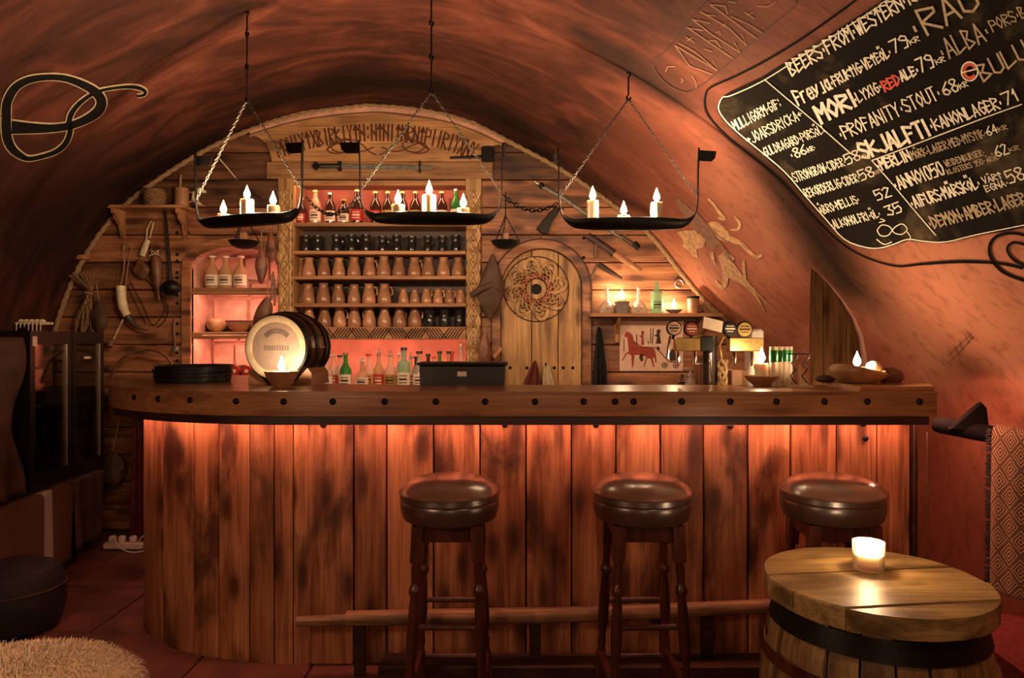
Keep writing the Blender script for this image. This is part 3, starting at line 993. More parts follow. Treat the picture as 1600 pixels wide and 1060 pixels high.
# runes on the sign
runes = 'PRNIYtXBIRKIYtH:HtHItNRNtPIIRIYXNY'
m = MB()
L = []
tp2 = [(432,228),(480,214),(540,204),(600,201),(660,206),(705,216),(748,233)]
tp2 = spl(tp2, 10)
acc = [0]
for a, b in zip(tp2, tp2[1:]): acc.append(acc[-1]+hypot(b[0]-a[0], b[1]-a[1]))
for i, c in enumerate(runes):
    s = acc[-1]*(i+.1)/len(runes)
    j = max(k_ for k_ in range(len(acc)) if acc[k_] <= s)
    j = min(j, len(tp2)-2)
    t = (s-acc[j])/(acc[j+1]-acc[j])
    bx, by = tp2[j][0]+(tp2[j+1][0]-tp2[j][0])*t, tp2[j][1]+(tp2[j+1][1]-tp2[j][1])*t
    ang = atan2(tp2[j+1][1]-tp2[j][1], tp2[j+1][0]-tp2[j][0])
    for st in glyph(c):
        pl = []
        for gx, gy in st:
            lx = gx*7.0; ly = -(gy)*27+13+9
            pl.append((BX(bx+lx*cos(ang)-ly*sin(ang)), YB-.0365, BZ(by+lx*sin(ang)+ly*cos(ang))))
        m.tube(pl, .0065, 4)
obj('carved_runes', m, M_runecut, sign)
m = MB()
for sg in (-1, 1):
    cx = 592
    for loop in ([(2,244),(12,240),(28,226),(45,220),(60,222),(72,232),(62,240),(46,238),(38,228),(48,221),(66,228),(80,236)],
                 [(6,232),(20,238),(36,238),(52,230),(70,226),(78,238),(64,242),(50,240)]):
        q = spl([(cx+sg*x, y) for x, y in loop], 5)
        m.tube([(BX(x), YB-.0365, BZ(y)) for x, y in q], .0045, 4)
obj('carved_knot', m, M_runecut, sign)
# sword hung on the header
sw = thing('sword', 'single-edged sword with lozenge pommel hung under the rune sign', 'sword', (BX(590), YB-.04, BZ(266)))
Ys = YB-.045
m = MB(); m.prism([(BX(534),BZ(258)),(BX(660),BZ(261)),(BX(688),BZ(263)),(BX(672),BZ(268)),(BX(534),BZ(266))], Ys, Ys+.006, .002); obj('blade', m, M_steel, sw)
m = MB(); m.tube([(BX(503),Ys,BZ(262)),(BX(534),Ys,BZ(262))], .015, 8, twist=(.12,0,0)); obj('grip', m, M_black, sw)
m = MB(); m.prism([(BX(490),BZ(262)),(BX(496),BZ(255)),(BX(503),BZ(262)),(BX(496),BZ(269))], Ys-.01, Ys+.012, .003); obj('pommel', m, M_iron, sw)
m = MB(); m.box(BX(531), BX(536), Ys-.012, Ys+.012, BZ(270), BZ(255), None, .003); obj('guard', m, M_iron, sw)
m = MB(); m.box(BX(656), BX(658), Ys-.008, YB-.022, BZ(272), BZ(254)); obj('wall_clip', m, M_iron, sw)
# rope along the arch of the back wall
m = MB()
pl = [(vault(u, YB-.02, .018)) for u in [1.35+(UMAX-2.9)*i/260 for i in range(261)]]
m.tube(pl, .017, 10, twist=(.22, 2, 95))
ro = struct('trim_4', m, M_rope)

# ------------------------------------------------------------------ bar counter
YF = 2.87
EC = (-.83, 3.50)
def base_pt(th, off=0.0):       # rounded left end: th 0 at the straight front .. 90 deg at the side
    return Vector((EC[0]-(.95+off)*sin(th), EC[1]-(.63+off)*cos(th), 0))
XR = 1.63
bar = thing('bar_counter', 'long plank-fronted bar counter with a rounded left end', 'bar counter', (0.2, 3.0, 0))
bw = lambda px: (px-800)/F*YF
ZP = 1.03
bounds = [bw(p) for p in (479,552,604,677,750,822,893,963,1033,1100,1170,1237,1308,1372,1425)]
rnd = random.Random(21)
for a, b in zip(bounds, bounds[1:]):
    m = MB(); m.box(a+.003, b-.003, YF+rnd.uniform(0, .006), YF+.03, 0.0, ZP, None, .006)
    obj('plank', m, M_barwood, bar, smooth=False, origin=((a+b)/2, YF, rnd.uniform(-.2, .6)))
ths = []
targ = [479, 457, 427, 389, 340, 301, 253]
for t in targ:
    best = min(range(0, 701), key=lambda i: abs(800+F*base_pt(R(i/10)).x/base_pt(R(i/10)).y-t))
    ths.append(R(best/10))
ths[0] = 0.0
ths += [R(72), R(90)]
def curved_plank(t0, t1, name, mat, parent, z0, z1, o0, o1, dy=0.0, gap=.003):
    m = MB(); n = 4
    inn = []; outp = []
    for i in range(n+1):
        t = t0+(t1-t0)*i/n
        g = 0
        inn.append(base_pt(t, o1)); outp.append(base_pt(t, o0+(-.004 if i in (0, n) else 0)))
    # small gap between boards
    for arr in (inn, outp):
        d = (arr[1]-arr[0]).normalized()*gap; arr[0] = arr[0]+d
        d = (arr[-2]-arr[-1]).normalized()*gap; arr[-1] = arr[-1]+d
    vs = [(p.x,p.y,z0) for p in outp]+[(p.x,p.y,z0) for p in inn]+[(p.x,p.y,z1) for p in outp]+[(p.x,p.y,z1) for p in inn]
    k_ = n+1; fs = []
    for i in range(n):
        fs += [(i,i+1,2*k_+i+1,2*k_+i),(k_+i+1,k_+i,3*k_+i,3*k_+i+1),(i+1,i,k_+i,k_+i+1),(2*k_+i,2*k_+i+1,3*k_+i+1,3*k_+i)]
    fs += [(0,2*k_,3*k_,k_),(n,k_+n,3*k_+n,2*k_+n)]
    m.add(vs, fs)
    c = base_pt((t0+t1)/2, o0)
    return obj(name, m, mat, parent, smooth=False, origin=(c.x, c.y, rnd.uniform(-.2, .6)))
for a, b in zip(ths, ths[1:]):
    curved_plank(a, b, 'plank', M_barwood, bar, 0, ZP, rnd.uniform(-.004, 0), -.03)
for i in range(3):
    m = MB(); m.box(-1.78, -1.75, 3.502+i*.17, 3.668+i*.17, 0, ZP, None, .004)
    obj('plank', m, M_barwood, bar, smooth=False, origin=(-1.77, 3.58+i*.17, .1))
# end board by the wall
m = MB(); m.box(bw(1425)+.002, bw(1425)+.020, YF-.01, 2.96, 0, ZP, None, .004); obj('end_post', m, M_darkwood, bar, smooth=False)
def path(off, n=18, xr=XR, yback=3.95):
    pl = [Vector((xr, YF-off, 0))]
    pl += [base_pt(pi/2*i/n, off) for i in range(n+1)]
    pl.append(Vector((EC[0]-.95-off, yback, 0)))
    return pl
ZT = 1.127
def band(o_out, o_in, z0, z1, xr, yback=3.95):
    a = path(o_out, xr=xr, yback=yback); b = path(o_in, xr=xr, yback=yback); n = len(a); m = MB()
    vs = [(p.x,p.y,z0) for p in a]+[(p.x,p.y,z0) for p in b]+[(p.x,p.y,z1) for p in a]+[(p.x,p.y,z1) for p in b]
    fs = []
    for i in range(n-1):
        fs += [(i,i+1,2*n+i+1,2*n+i),(n+i+1,n+i,3*n+i,3*n+i+1),(i+1,i,n+i,n+i+1),(2*n+i,2*n+i+1,3*n+i+1,3*n+i)]
    fs += [(0,2*n,3*n,n),(n-1,2*n-1,4*n-1,3*n-1)]
    return m.add(vs, fs)
XE = (1464-800)/F*(YF-.14)
fascia = obj('fascia', band(.14, .105, ZP, ZT-.012, XE), M_counter, bar, ang=30)
obj('under_rim', band(.122, .095, ZP-.036, ZP+.002, XE-.02), M_darkwood, bar, ang=30)
# worktop: outline in plan
op = path(.15, xr=XE)
outline = [(p.x, p.y) for p in op] + [(-1.25, 3.95), (-1.22, 3.6), (-1.05, 3.32), (-.75, 3.16), (-.45, 3.11), (1.2, 3.11), (XE+.20, 3.11)]
m = MB()
n = len(outline)
vs = [(x, y, ZT-.012) for x, y in outline]+[(x, y, ZT) for x, y in outline]
m.add(vs, [tuple(range(n)), tuple(reversed(range(n, 2*n)))]+[(i, (i+1) % n, n+(i+1) % n, n+i) for i in range(n)])
top = obj('worktop', m, M_counter, bar, smooth=False)
m = MB()
m.box(-1.2, XE-.05, YF+.03, 3.08, ZP, ZT-.012); obj('carcass', m, M_darkwood, bar)
# inner work ledge and back panel on the bartender's side
m = MB(); m.box(-.72, 1.40, 3.08, 3.55, .93, .96, None, .005); obj('inner_ledge', m, M_counter, bar)
m = MB(); m.box(-.72, 1.40, 3.08, 3.10, 0, ZP); obj('inner_panel', m, M_darkwood, bar)
m = MB(); m.box(-.72, 1.40, 3.50, 3.53, 0, .93); obj('inner_panel', m, M_darkwood, bar)
# bolts in the fascia
bolt = MB(); bolt.lathe([(.013,0),(.013,.003),(.010,.006),(.004,.009),(.0001,.0095)], Matrix.Rotation(pi/2, 4, 'X'), 10)
bme = None
def put_bolt(p, ang):
    global bme
    if bme is None:
        o = obj('bolt', bolt, M_iron, fascia, local=True); bme = o.data
    else:
        o = bpy.data.objects.new('bolt', bme); COL.objects.link(o); o.parent = fascia
    o.location = p-wloc(fascia); o.rotation_euler = (0, 0, ang)
yf = YF-.141
for px in (520,601,681,758,836,912,961,990,1065,1141,1213,1288,1355,1437):
    put_bolt(Vector(((px-800)/F*yf, yf, ZT-.040)), 0)
for px in (443,369,297,247,210):
    th = min(range(0, 801), key=lambda i: abs(800+F*base_pt(R(i/10), .141).x/base_pt(R(i/10), .141).y-px))
    th = R(th/10); p = base_pt(th, .141); p.z = ZT-.040
    put_bolt(p, -atan2(sin(th)/(1.09), cos(th)/.77))
for px, py in ((505,664),(789,664),(931,664),(1141,666),(1349,662),(1352,685)):
    p = P(px, py, YF-.002)
    o = bpy.data.objects.new('bolt', bme); COL.objects.link(o); o.parent = bar; o.location = p-wloc(bar)
# LED strip under the overhang
led = band(.078, .062, ZP-.012, ZP-.006, bounds[-1]-.01, 3.9)
obj('led_strip', led, M_led, bar)
m = MB(); m.add([(1.655,2.80,1.112),(1.675,2.80,1.112),(1.80,3.08,1.112),(1.775,3.08,1.112),(1.655,2.80,1.107),(1.675,2.80,1.107),(1.80,3.08,1.107),(1.775,3.08,1.107)], [(0,1,2,3),(7,6,5,4),(0,4,5,1),(1,5,6,2),(2,6,7,3),(3,7,4,0)]); obj('led_strip', m, M_ledend, bar)
# plinth step and foot rail
m = MB(); m.box(bw(600), bw(1400), YF-.13, YF-.006, 0, .055, None, .006); obj('plinth', m, M_darkwood, bar, smooth=False)
rail = thing('foot_rail', 'rough round wooden foot rail along the bar front', 'foot rail', (0, 2.75, 0))
def rail_pt(px, py, Y): return P(px, py, Y)
pa, pm, pz = rail_pt(464, 971, 2.765), rail_pt(835, 962, 2.79), rail_pt(1240, 945, 2.83)
m = MB()
m.tube([pa, rail_pt(540, 969, 2.77), rail_pt(541, 967, 2.77), rail_pt(700, 964, 2.78), pm], [.020,.022,.030,.031,.031], 12, twist=(.05, 3, 9)); obj('pole', m, M_rail, rail)
m = MB(); m.tube([pm, rail_pt(1000, 957, 2.80), pz], [.031,.030,.026], 12, twist=(.05, 3, 11)); obj('pole', m, M_rail, rail)
for px in (562, 836, 1105):
    Yp = 2.772+.06*(px-464)/776
    c = rail_pt(px, 965-18*(px-464)/776, Yp)
    m = MB(); m.box(c.x-.022, c.x+.022, Yp-.008, Yp+.02, 0.0 if px < 600 else .056, c.z-.02, None, .003)
    m.box(c.x-.022, c.x+.022, Yp-.03, Yp+.03, c.z-.034, c.z-.026)
    obj('bracket', m, M_darkwood, rail, smooth=False)

# ------------------------------------------------------------------ stools
def stool(loc, label, rz=0.0):
    t = thing('bar_stool', label, 'bar stool', loc, 'leather topped bar stools', rz)
    ZS = .785
    m = MB()
    prof = [(.001, ZS+.056),(.06, ZS+.0545),(.105, ZS+.049),(.140, ZS+.038),(.162, ZS+.023),(.174, ZS+.008),(.178, ZS),(.1755, ZS-.004)]
    m.lathe(prof[::-1], None, 40, caps=False); cs = obj('cushion', m, M_cushion, t, local=True)
    m = MB(); m.lathe([(.150,ZS-.098),(.166,ZS-.090),(.175,ZS-.062),(.177,ZS-.035),(.174,ZS-.028),(.178,ZS-.022),(.1755,ZS-.004)], None, 40); obj('seat_band', m, M_seat, t, local=True)
    m = MB(); m.tube([(.1785*cos(2*pi*i/40), .1785*sin(2*pi*i/40), ZS-.001) for i in range(40)], .0035, 6, closed=True); obj('piping', m, M_leather, cs, local=True)
    # apron and four turned legs
    for sx, sy in ((0,-1),(0,1),(-1,0),(1,0)):
        m = MB()
        if sy: m.box(-.085, .085, sy*.10-.011, sy*.10+.011, ZS-.155, ZS-.097, None, .003)
        else: m.box(sx*.10-.011, sx*.10+.011, -.085, .085, ZS-.155, ZS-.097, None, .003)
        obj('apron', m, M_stoolwood, t, local=True, smooth=False)
    def legp(sx, sy, z):
        k_ = (ZS-.085-z)/(ZS-.085)
        return Vector((sx*(.100+.030*k_), sy*(.100+.055*k_), z))
    rp = [(.0,.017),(.05,.019),(.09,.021),(.115,.016),(.13,.022),(.15,.017),(.16,.014)]
    tp_ = [(.16,.0135),(.19,.017),(.215,.013),(.24,.017),(.30,.0205),(.36,.020),(.42,.0165),(.445,.013),(.455,.019),(.465,.022),(.475,.019),(.485,.014),(.50,.013),(.54,.017),(.555,.014),(.565,.018)]
    for sx in (-1, 1):
        for sy in (-1, 1):
            m = MB()
            allp = rp+tp_[1:]
            m.tube([legp(sx, sy, z) for z, r in allp], [r for z, r in allp], 12)
            a, b = legp(sx, sy, .565), legp(sx, sy, ZS-.097)
            h = .020
            vs = [(a.x-h,a.y-h,a.z),(a.x+h,a.y-h,a.z),(a.x+h,a.y+h,a.z),(a.x-h,a.y+h,a.z),(b.x-h,b.y-h,b.z),(b.x+h,b.y-h,b.z),(b.x+h,b.y+h,b.z),(b.x-h,b.y+h,b.z)]
            m.add(vs, [(0,3,2,1),(4,5,6,7),(0,1,5,4),(1,2,6,5),(2,3,7,6),(3,0,4,7)])
            obj('leg', m, M_stoolwood, t, local=True)
    for (s1, s2, z) in (((-1,-1),(1,-1),.345),((-1,1),(1,1),.345),((-1,1),(1,1),.125)):
        m = MB(); m.tube([legp(*s1, z), legp(*s2, z)], .010, 8); obj('stretcher', m, M_stoolwood, t, local=True)
    for sx in (-1, 1):
        a, b = legp(sx, -1, .135), legp(sx, 1, .135)
        m = MB(); m.box(a.x-.012, a.x+.012, a.y, b.y, .118, .152, None, .003); obj('stretcher', m, M_stoolwood, t, local=True, smooth=False)
    return t
stool(((703-800)/F*2.53, 2.53, 0), 'leather bar stool furthest from the barrel table, at the left')
stool(((1003-800)/F*2.53, 2.53, 0), 'middle leather bar stool, between the two others', R(2))
stool(((1300-800)/F*2.53, 2.53, 0), 'leather bar stool right behind the barrel table', R(-3))

# ------------------------------------------------------------------ candles
LIT = (1.0, 0.67, 0.41)
def candle(label, base, r, h, power, group, flame=True, tilt=0.0, wax=None):
    t = thing('candle', label, 'candle', base, group)
    m = MB()
    m.lathe([(r*.98,0),(r,.004),(r*1.0,h*.5),(r*1.01,h-.006),(r*.96,h),(r*.80,h-.002),(r*.5,h-.009),(.001,h-.010)], Matrix.Rotation(tilt, 4, 'Y'), 20, wob=.02)
    # runs of melted wax
    for k_ in range(3):
        a = k_*2.2+r*90
        L_ = h*(.45+.3*sin(k_*5+h*70))
        m.tube([(r*cos(a), r*sin(a), h-.004), (r*1.04*cos(a), r*1.04*sin(a), h-L_*.5), (r*1.02*cos(a), r*1.02*sin(a), h-L_)], [.004,.0045,.002], 5)
    obj('wax', m, wax or M_wax, t, local=True)
    m = MB(); m.tube([(0,0,h-.012),(0.001,0,h+.004),(.003,0,h+.010)], .0013, 5); obj('wick', m, M_black, t, local=True)
    if flame:
        m = MB(); fh = .068; z = h+.001
        m.lathe([(.0005,z),(.010,z+fh*.12),(.0155,z+fh*.28),(.0135,z+fh*.48),(.006,z+fh*.75),(.0005,z+fh)], None, 14, caps=False)
        f = obj('flame', m, M_flame, t, local=True)
        lamp('flame_light', (0,0,h+.022), power, LIT, .014, t)
    return t

# ------------------------------------------------------------------ chandeliers
def link_chain(p0, p1, sag=0.0, step=.016, r=.0018, w_=.0052, l_=.0118):
    p0 = Vector(p0); p1 = Vector(p1)
    m = MB()
    D = (p1-p0).length*(1+2.7*(sag/(p1-p0).length)**2)
    n = max(2, int(D/step))
    def pt(t): return p0.lerp(p1, t)-Vector((0,0,4*sag*t*(1-t)))
    for i in range(n):
        a = pt(i/n); b = pt((i+1)/n)
        d = (b-a).normalized()
        Q = d.to_track_quat('X', 'Z').to_matrix().to_4x4()
        T = Matrix.Translation((a+b)/2) @ Q @ Matrix.Rotation(pi/2*(i % 2)+.4, 4, 'X')
        ring = [(l_*cos(x_), w_*sin(x_), 0) for x_ in [2*pi*j/8 for j in range(8)]]
        m.tube(ring, r, 4, T, closed=True)
    return m
def chandelier(px, Y, pyb, label, rz, flags, hook_top):
    c = P(px, pyb, Y)
    t = thing('boat_chandelier', label, 'chandelier', c, 'boat-shaped iron candle chandeliers', rz)
    half = .325
    curve = spl([(-half,.375),(-half+.004,.25),(-half+.006,.13),(-half+.022,.06),(-half+.060,.016),(-half+.125,.0),(0,-.004),(half-.125,.0),(half-.060,.016),(half-.022,.06),(half-.006,.13),(half-.004,.25),(half,.375)], 5)
    m = MB(); sec = 7; vs = []; n = len(curve)
    for (x, z) in curve:
        q = max(0.0, 1-(abs(x)/(half-.02))**3) if z < .06 else 0.0
        wd = .006+.066*q**.7
        lift = .046*q**.5
        for j in range(sec):
            s = -1+2*j/(sec-1)
            vs.append((x, s*wd, z+lift*s*s))
    fs = [(i*sec+j, i*sec+j+1, (i+1)*sec+j+1, (i+1)*sec+j) for i in range(n-1) for j in range(sec-1)]
    m.add(vs, fs)
    tray = obj('tray', m, M_iron, t, local=True)
    md = tray.modifiers.new('thickness', 'SOLIDIFY'); md.thickness = .006; md.offset = 0
    for sx, ang in zip((-1, 1), flags):
        m = MB()
        T = Matrix.Translation((sx*half, 0, .36)) @ Matrix.Rotation(ang, 4, 'Z')
        m.prism([(0,-.045),(.06,-.047),(.078,-.03),(.085,0.002),(0,.004)], -.002, .002, 0, T)
        obj('flag_plate', m, M_iron, t, local=True, smooth=False)
    hk = (0, 0, .60)
    for sx in (-1, 1):
        m = link_chain((sx*(half-.008), 0, .15), hk)
        obj('chain', m, M_chain, t, local=True)
    # hanging rods with hooked ends
    z = .60
    L_ = hook_top-c.z
    segl = []
    while z < L_-.03:
        z2 = min(z+.155, L_)
        m = MB()
        m.tube([(.010,0,z+.008),(.006,0,z-.006),(-.006,0,z-.006),(-.009,0,z+.008),(0,0,z+.020),(0,0,z2-.016),(.008,0,z2-.004),(.004,0,z2+.008),(-.008,0,z2+.004)], .0042, 6)
        obj('hanging_rod', m, M_iron, t, local=True)
        z = z2
    return t, c
def on_tray(c, rz, dx, dz=.004): return (c.x+dx*cos(rz), c.y+dx*sin(rz), c.z+dz)
def ceil_z(x, Y):
    lo, hi = 1.5, 3.2
    for _ in range(30):
        mid = (lo+hi)/2
        if inside(x-SKEW*(YB-Y), mid): lo = mid
        else: hi = mid
    return lo
CP = 12.0
YC = 3.25
for (px, Y, pyb, rz, flags, lab, cans) in (
    (386, 3.35, 353, R(-22), (R(20), R(195)), 'left boat-shaped iron chandelier, over the rounded end of the bar', [(-.145,.028,.035,'short stub candle at the left end of the left chandelier'),(.0,.031,.095,'tall melted candle in the middle of the left chandelier'),(.155,.027,.055,'medium candle at the right end of the left chandelier')]),
    (674, 3.20, 350, R(4), (R(182), R(80)), 'middle boat-shaped iron chandelier, in front of the mug shelves', [(-.15,.030,.055,'squat candle at the left end of the middle chandelier'),(-.01,.031,.100,'tallest candle, in the middle of the middle chandelier'),(.145,.029,.042,'low candle at the right end of the middle chandelier')]),
    (982, 3.25, 358, R(0), (R(100), R(8)), 'right boat-shaped iron chandelier, beside the chalk menu', [(-.165,.027,.100,'tall candle at the left end of the right chandelier'),(-.022,.030,.032,'burnt-down candle in the middle of the right chandelier'),(.130,.027,.092,'tall candle at the right end of the right chandelier')])):
    c = P(px, pyb, Y)
    t, c = chandelier(px, Y, pyb, lab, rz, flags, ceil_z(c.x, Y)-.01)
    for dx, r, h, cl in cans:
        candle(cl, on_tray(c, rz, dx), r, h+.026, CP, 'chandelier candles')
# slack chains between the chandeliers
m = link_chain(P(478, 308, 3.24), P(566, 300, 3.2), .09, .020, .0026, .008, .0145)
tag(obj('slack_chain', m, M_iron), 'slack iron chain hanging between the left and middle chandeliers', 'chain')
m = link_chain(P(786, 305, 3.22), P(871, 318, 3.25), .05, .020, .0026, .008, .0145)
tag(obj('slack_chain', m, M_iron), 'slack iron chain hanging between the middle and right chandeliers', 'chain')

# two hanging pan lamps near the back wall
def pan_lamp(px, py, Y, wpx, label, hookpy):
    c = P(px, py, Y)
    t = thing('hanging_pan', label, 'hanging pan', c)
    r = wpx/2/F*Y
    m = MB(); m.lathe([(.001,0),(r*.5,.008),(r*.85,.028),(r,.052),(r*1.03,.055),(r*.98,.053),(r*.8,.033),(r*.45,.014),(.001,.008)], None, 24); obj('pan', m, M_iron, t, local=True)
    hz = P(px, hookpy, Y).z-c.z
    for a in (0.3, 2.4, 4.5):
        m = link_chain((r*cos(a), r*sin(a), .054), (0, 0, hz*.62), 0, .019, .0022, .006, .0125); obj('chain', m, M_iron, t, local=True)
    m = MB(); m.tube([(0,0,hz*.60),(0,0,hz),(0,.02,hz+.02),(0,YB-c.y-.0,hz+.02)], .004, 6); obj('hook', m, M_iron, t, local=True)
    m = MB(); m.box(-.022, .022, -.02, .02, .012, .11, None, .006); obj('candle_block', m, M_bowl, t, local=True)
pan_lamp(381, 390, 4.6, 46, 'hanging iron pan with chains in front of the niche', 300)
pan_lamp(790, 390, 4.6, 46, 'hanging iron pan with chains beside the arched door', 305)

# ------------------------------------------------------------------ barrel table
BXc, BYc = .947, 1.84
brl = thing('barrel_table', 'old oak barrel used as a low table, with a round plank top', 'barrel table', (BXc, BYc, 0))
BT = .705; BR = .272
rz = R(7)
Mb = Matrix.Translation((BXc, BYc, 0)) @ Matrix.Rotation(rz, 4, 'Z')
ybs = [-BR, -.185, -.07, .055, .165, BR]
for k_, (a, b) in enumerate(zip(ybs, ybs[1:])):
    a += .0015; b -= .0015
    rr_ = lambda y: sqrt(max(0, BR*BR-y*y))
    yy_ = [a+(b-a)*i/10 for i in range(11)]
    outl = [(rr_(y)*(1+.006*sin(y*60)), y) for y in yy_]+[(-rr_(y)*(1+.006*sin(y*47)), y) for y in reversed(yy_)]
    q = [outl[0]]
    for p in outl[1:]:
        if hypot(p[0]-q[-1][0], p[1]-q[-1][1]) > .003: q.append(p)
    n = len(q); dz = [0,.003,0,.002,.001][k_]
    m = MB()
    cx = sum(p[0] for p in q)/n; cy = sum(p[1] for p in q)/n
    ins = [(p[0]+(cx-p[0])*.008, p[1]+(cy-p[1])*.02) for p in q]
    vs = [(x,y,BT-.05) for x,y in q]+[(x,y,BT-.006+dz) for x,y in q]+[(x,y,BT+dz) for x,y in ins]
    m.add(vs, [tuple(reversed(range(n))), tuple(range(2*n, 3*n))]+[(r_*n+i, r_*n+(i+1) % n, (r_+1)*n+(i+1) % n, (r_+1)*n+i) for r_ in (0,1) for i in range(n)], Mb)
    obj('top_plank', m, M_barreltop, brl, smooth=False)
def barrel_r(z):
    return .228+.058*(1-((z-.33)/.35)**2)
ns = 22
for k_ in range(ns):
    a0 = 2*pi*k_/ns+.012; a1 = 2*pi*(k_+1)/ns-.012
    m = MB(); zs_ = [.0,.1,.2,.33,.45,.56,.62,.655]
    vs = []
    for z in zs_:
        r = barrel_r(z)+.004*sin(k_*3.3)
        for (rr_, aa) in ((r, a0), (r, (a0+a1)/2), (r, a1), (r-.022, a1), (r-.022, a0)):
            vs.append((rr_*cos(aa), rr_*sin(aa), z))
    fs = [(i*5+j, i*5+(j+1) % 5, (i+1)*5+(j+1) % 5, (i+1)*5+j) for i in range(len(zs_)-1) for j in range(5)]
    fs += [(4,3,2,1,0), tuple(range((len(zs_)-1)*5, len(zs_)*5))]
    m.add(vs, fs, Mb)
    obj('stave', m, M_stave, brl, smooth=False)
for z, h in ((.615,.05),(.51,.030),(.17,.03),(.04,.04)):
    m = MB(); r1, r2 = barrel_r(z-h/2)+.006, barrel_r(z+h/2)+.006
    m.lathe([(r1-.008,z-h/2),(r1,z-h/2),(r2,z+h/2),(r2-.008,z+h/2)], Mb, 44, caps=False)
    obj('hoop', m, M_iron if z > .55 else M_stoolwood, brl)
# candle glass on it
gp = P(1357, 893, 1.90)
gp.z = BT+.004
jar = thing('candle_glass', 'tealight burning in a thick clear glass on the barrel table', 'candle holder', gp)
m = MB(); m.lathe([(.001,0),(.036,0),(.0385,.004),(.0405,.075),(.0375,.075),(.0355,.016),(.001,.014)], None, 28); obj('glass_cup', m, M_glass, jar, local=True)
m = MB(); m.lathe([(.001,.016),(.034,.016),(.0355,.040),(.030,.040),(.001,.039)], None, 24); obj('wax', m, M_wax, jar, local=True)
m = MB(); z = .044; fh = .036
m.lathe([(.0005,z),(.008,z+fh*.15),(.010,z+fh*.3),(.008,z+fh*.55),(.0005,z+fh)], None, 12, caps=False); obj('flame', m, M_flame, jar, local=True)
lamp('flame_light', (0,0,.080), 3.6, LIT, .014, jar)

# ------------------------------------------------------------------ chalk menu on the vault
bo = [(1121,172),(1122,162),(1128,152),(1140,143),(1190,120),(1250,82),(1320,38),(1372,4),(1385,-6),(1470,-45),(1560,-85),(1640,-110),(1700,-60),(1700,330),(1660,342),(1600,355),(1530,367),(1480,379),(1445,378),(1420,375),(1400,382),(1375,389),(1350,387),(1320,375),(1290,345),(1255,305),(1225,270),(1190,240),(1150,207),(1130,187)]
menu = thing('chalk_menu', 'large black chalkboard drinks menu painted on the curved right vault', 'menu board', on_vault(1350, 380, .0))
grid = [(x, y) for x in range(1120, 1700, 18) for y in range(-110, 392, 18) if inpoly((x, y), bo)]
grid = [g for g in grid if all(hypot(g[0]-b[0], g[1]-b[1]) > 5 for b in bo)]
bp = [Vector(p) for p in grid+bo]
e = [(len(grid)+i, len(grid)+(i+1) % len(bo)) for i in range(len(bo))]
cv2, _, cf2, *_ = delaunay_2d_cdt(bp, e, [], 0, 1e-5)
m = MB(); m.v = [tuple(on_vault(p[0], p[1], .005)) for p in cv2]
for f in cf2:
    c = (sum(cv2[i][0] for i in f)/3, sum(cv2[i][1] for i in f)/3)
    if inpoly(c, bo): m.f.append(tuple(f))
bd = obj('board_paint', m, M_board, menu, ang=80)
UP = (-.45, -.89)
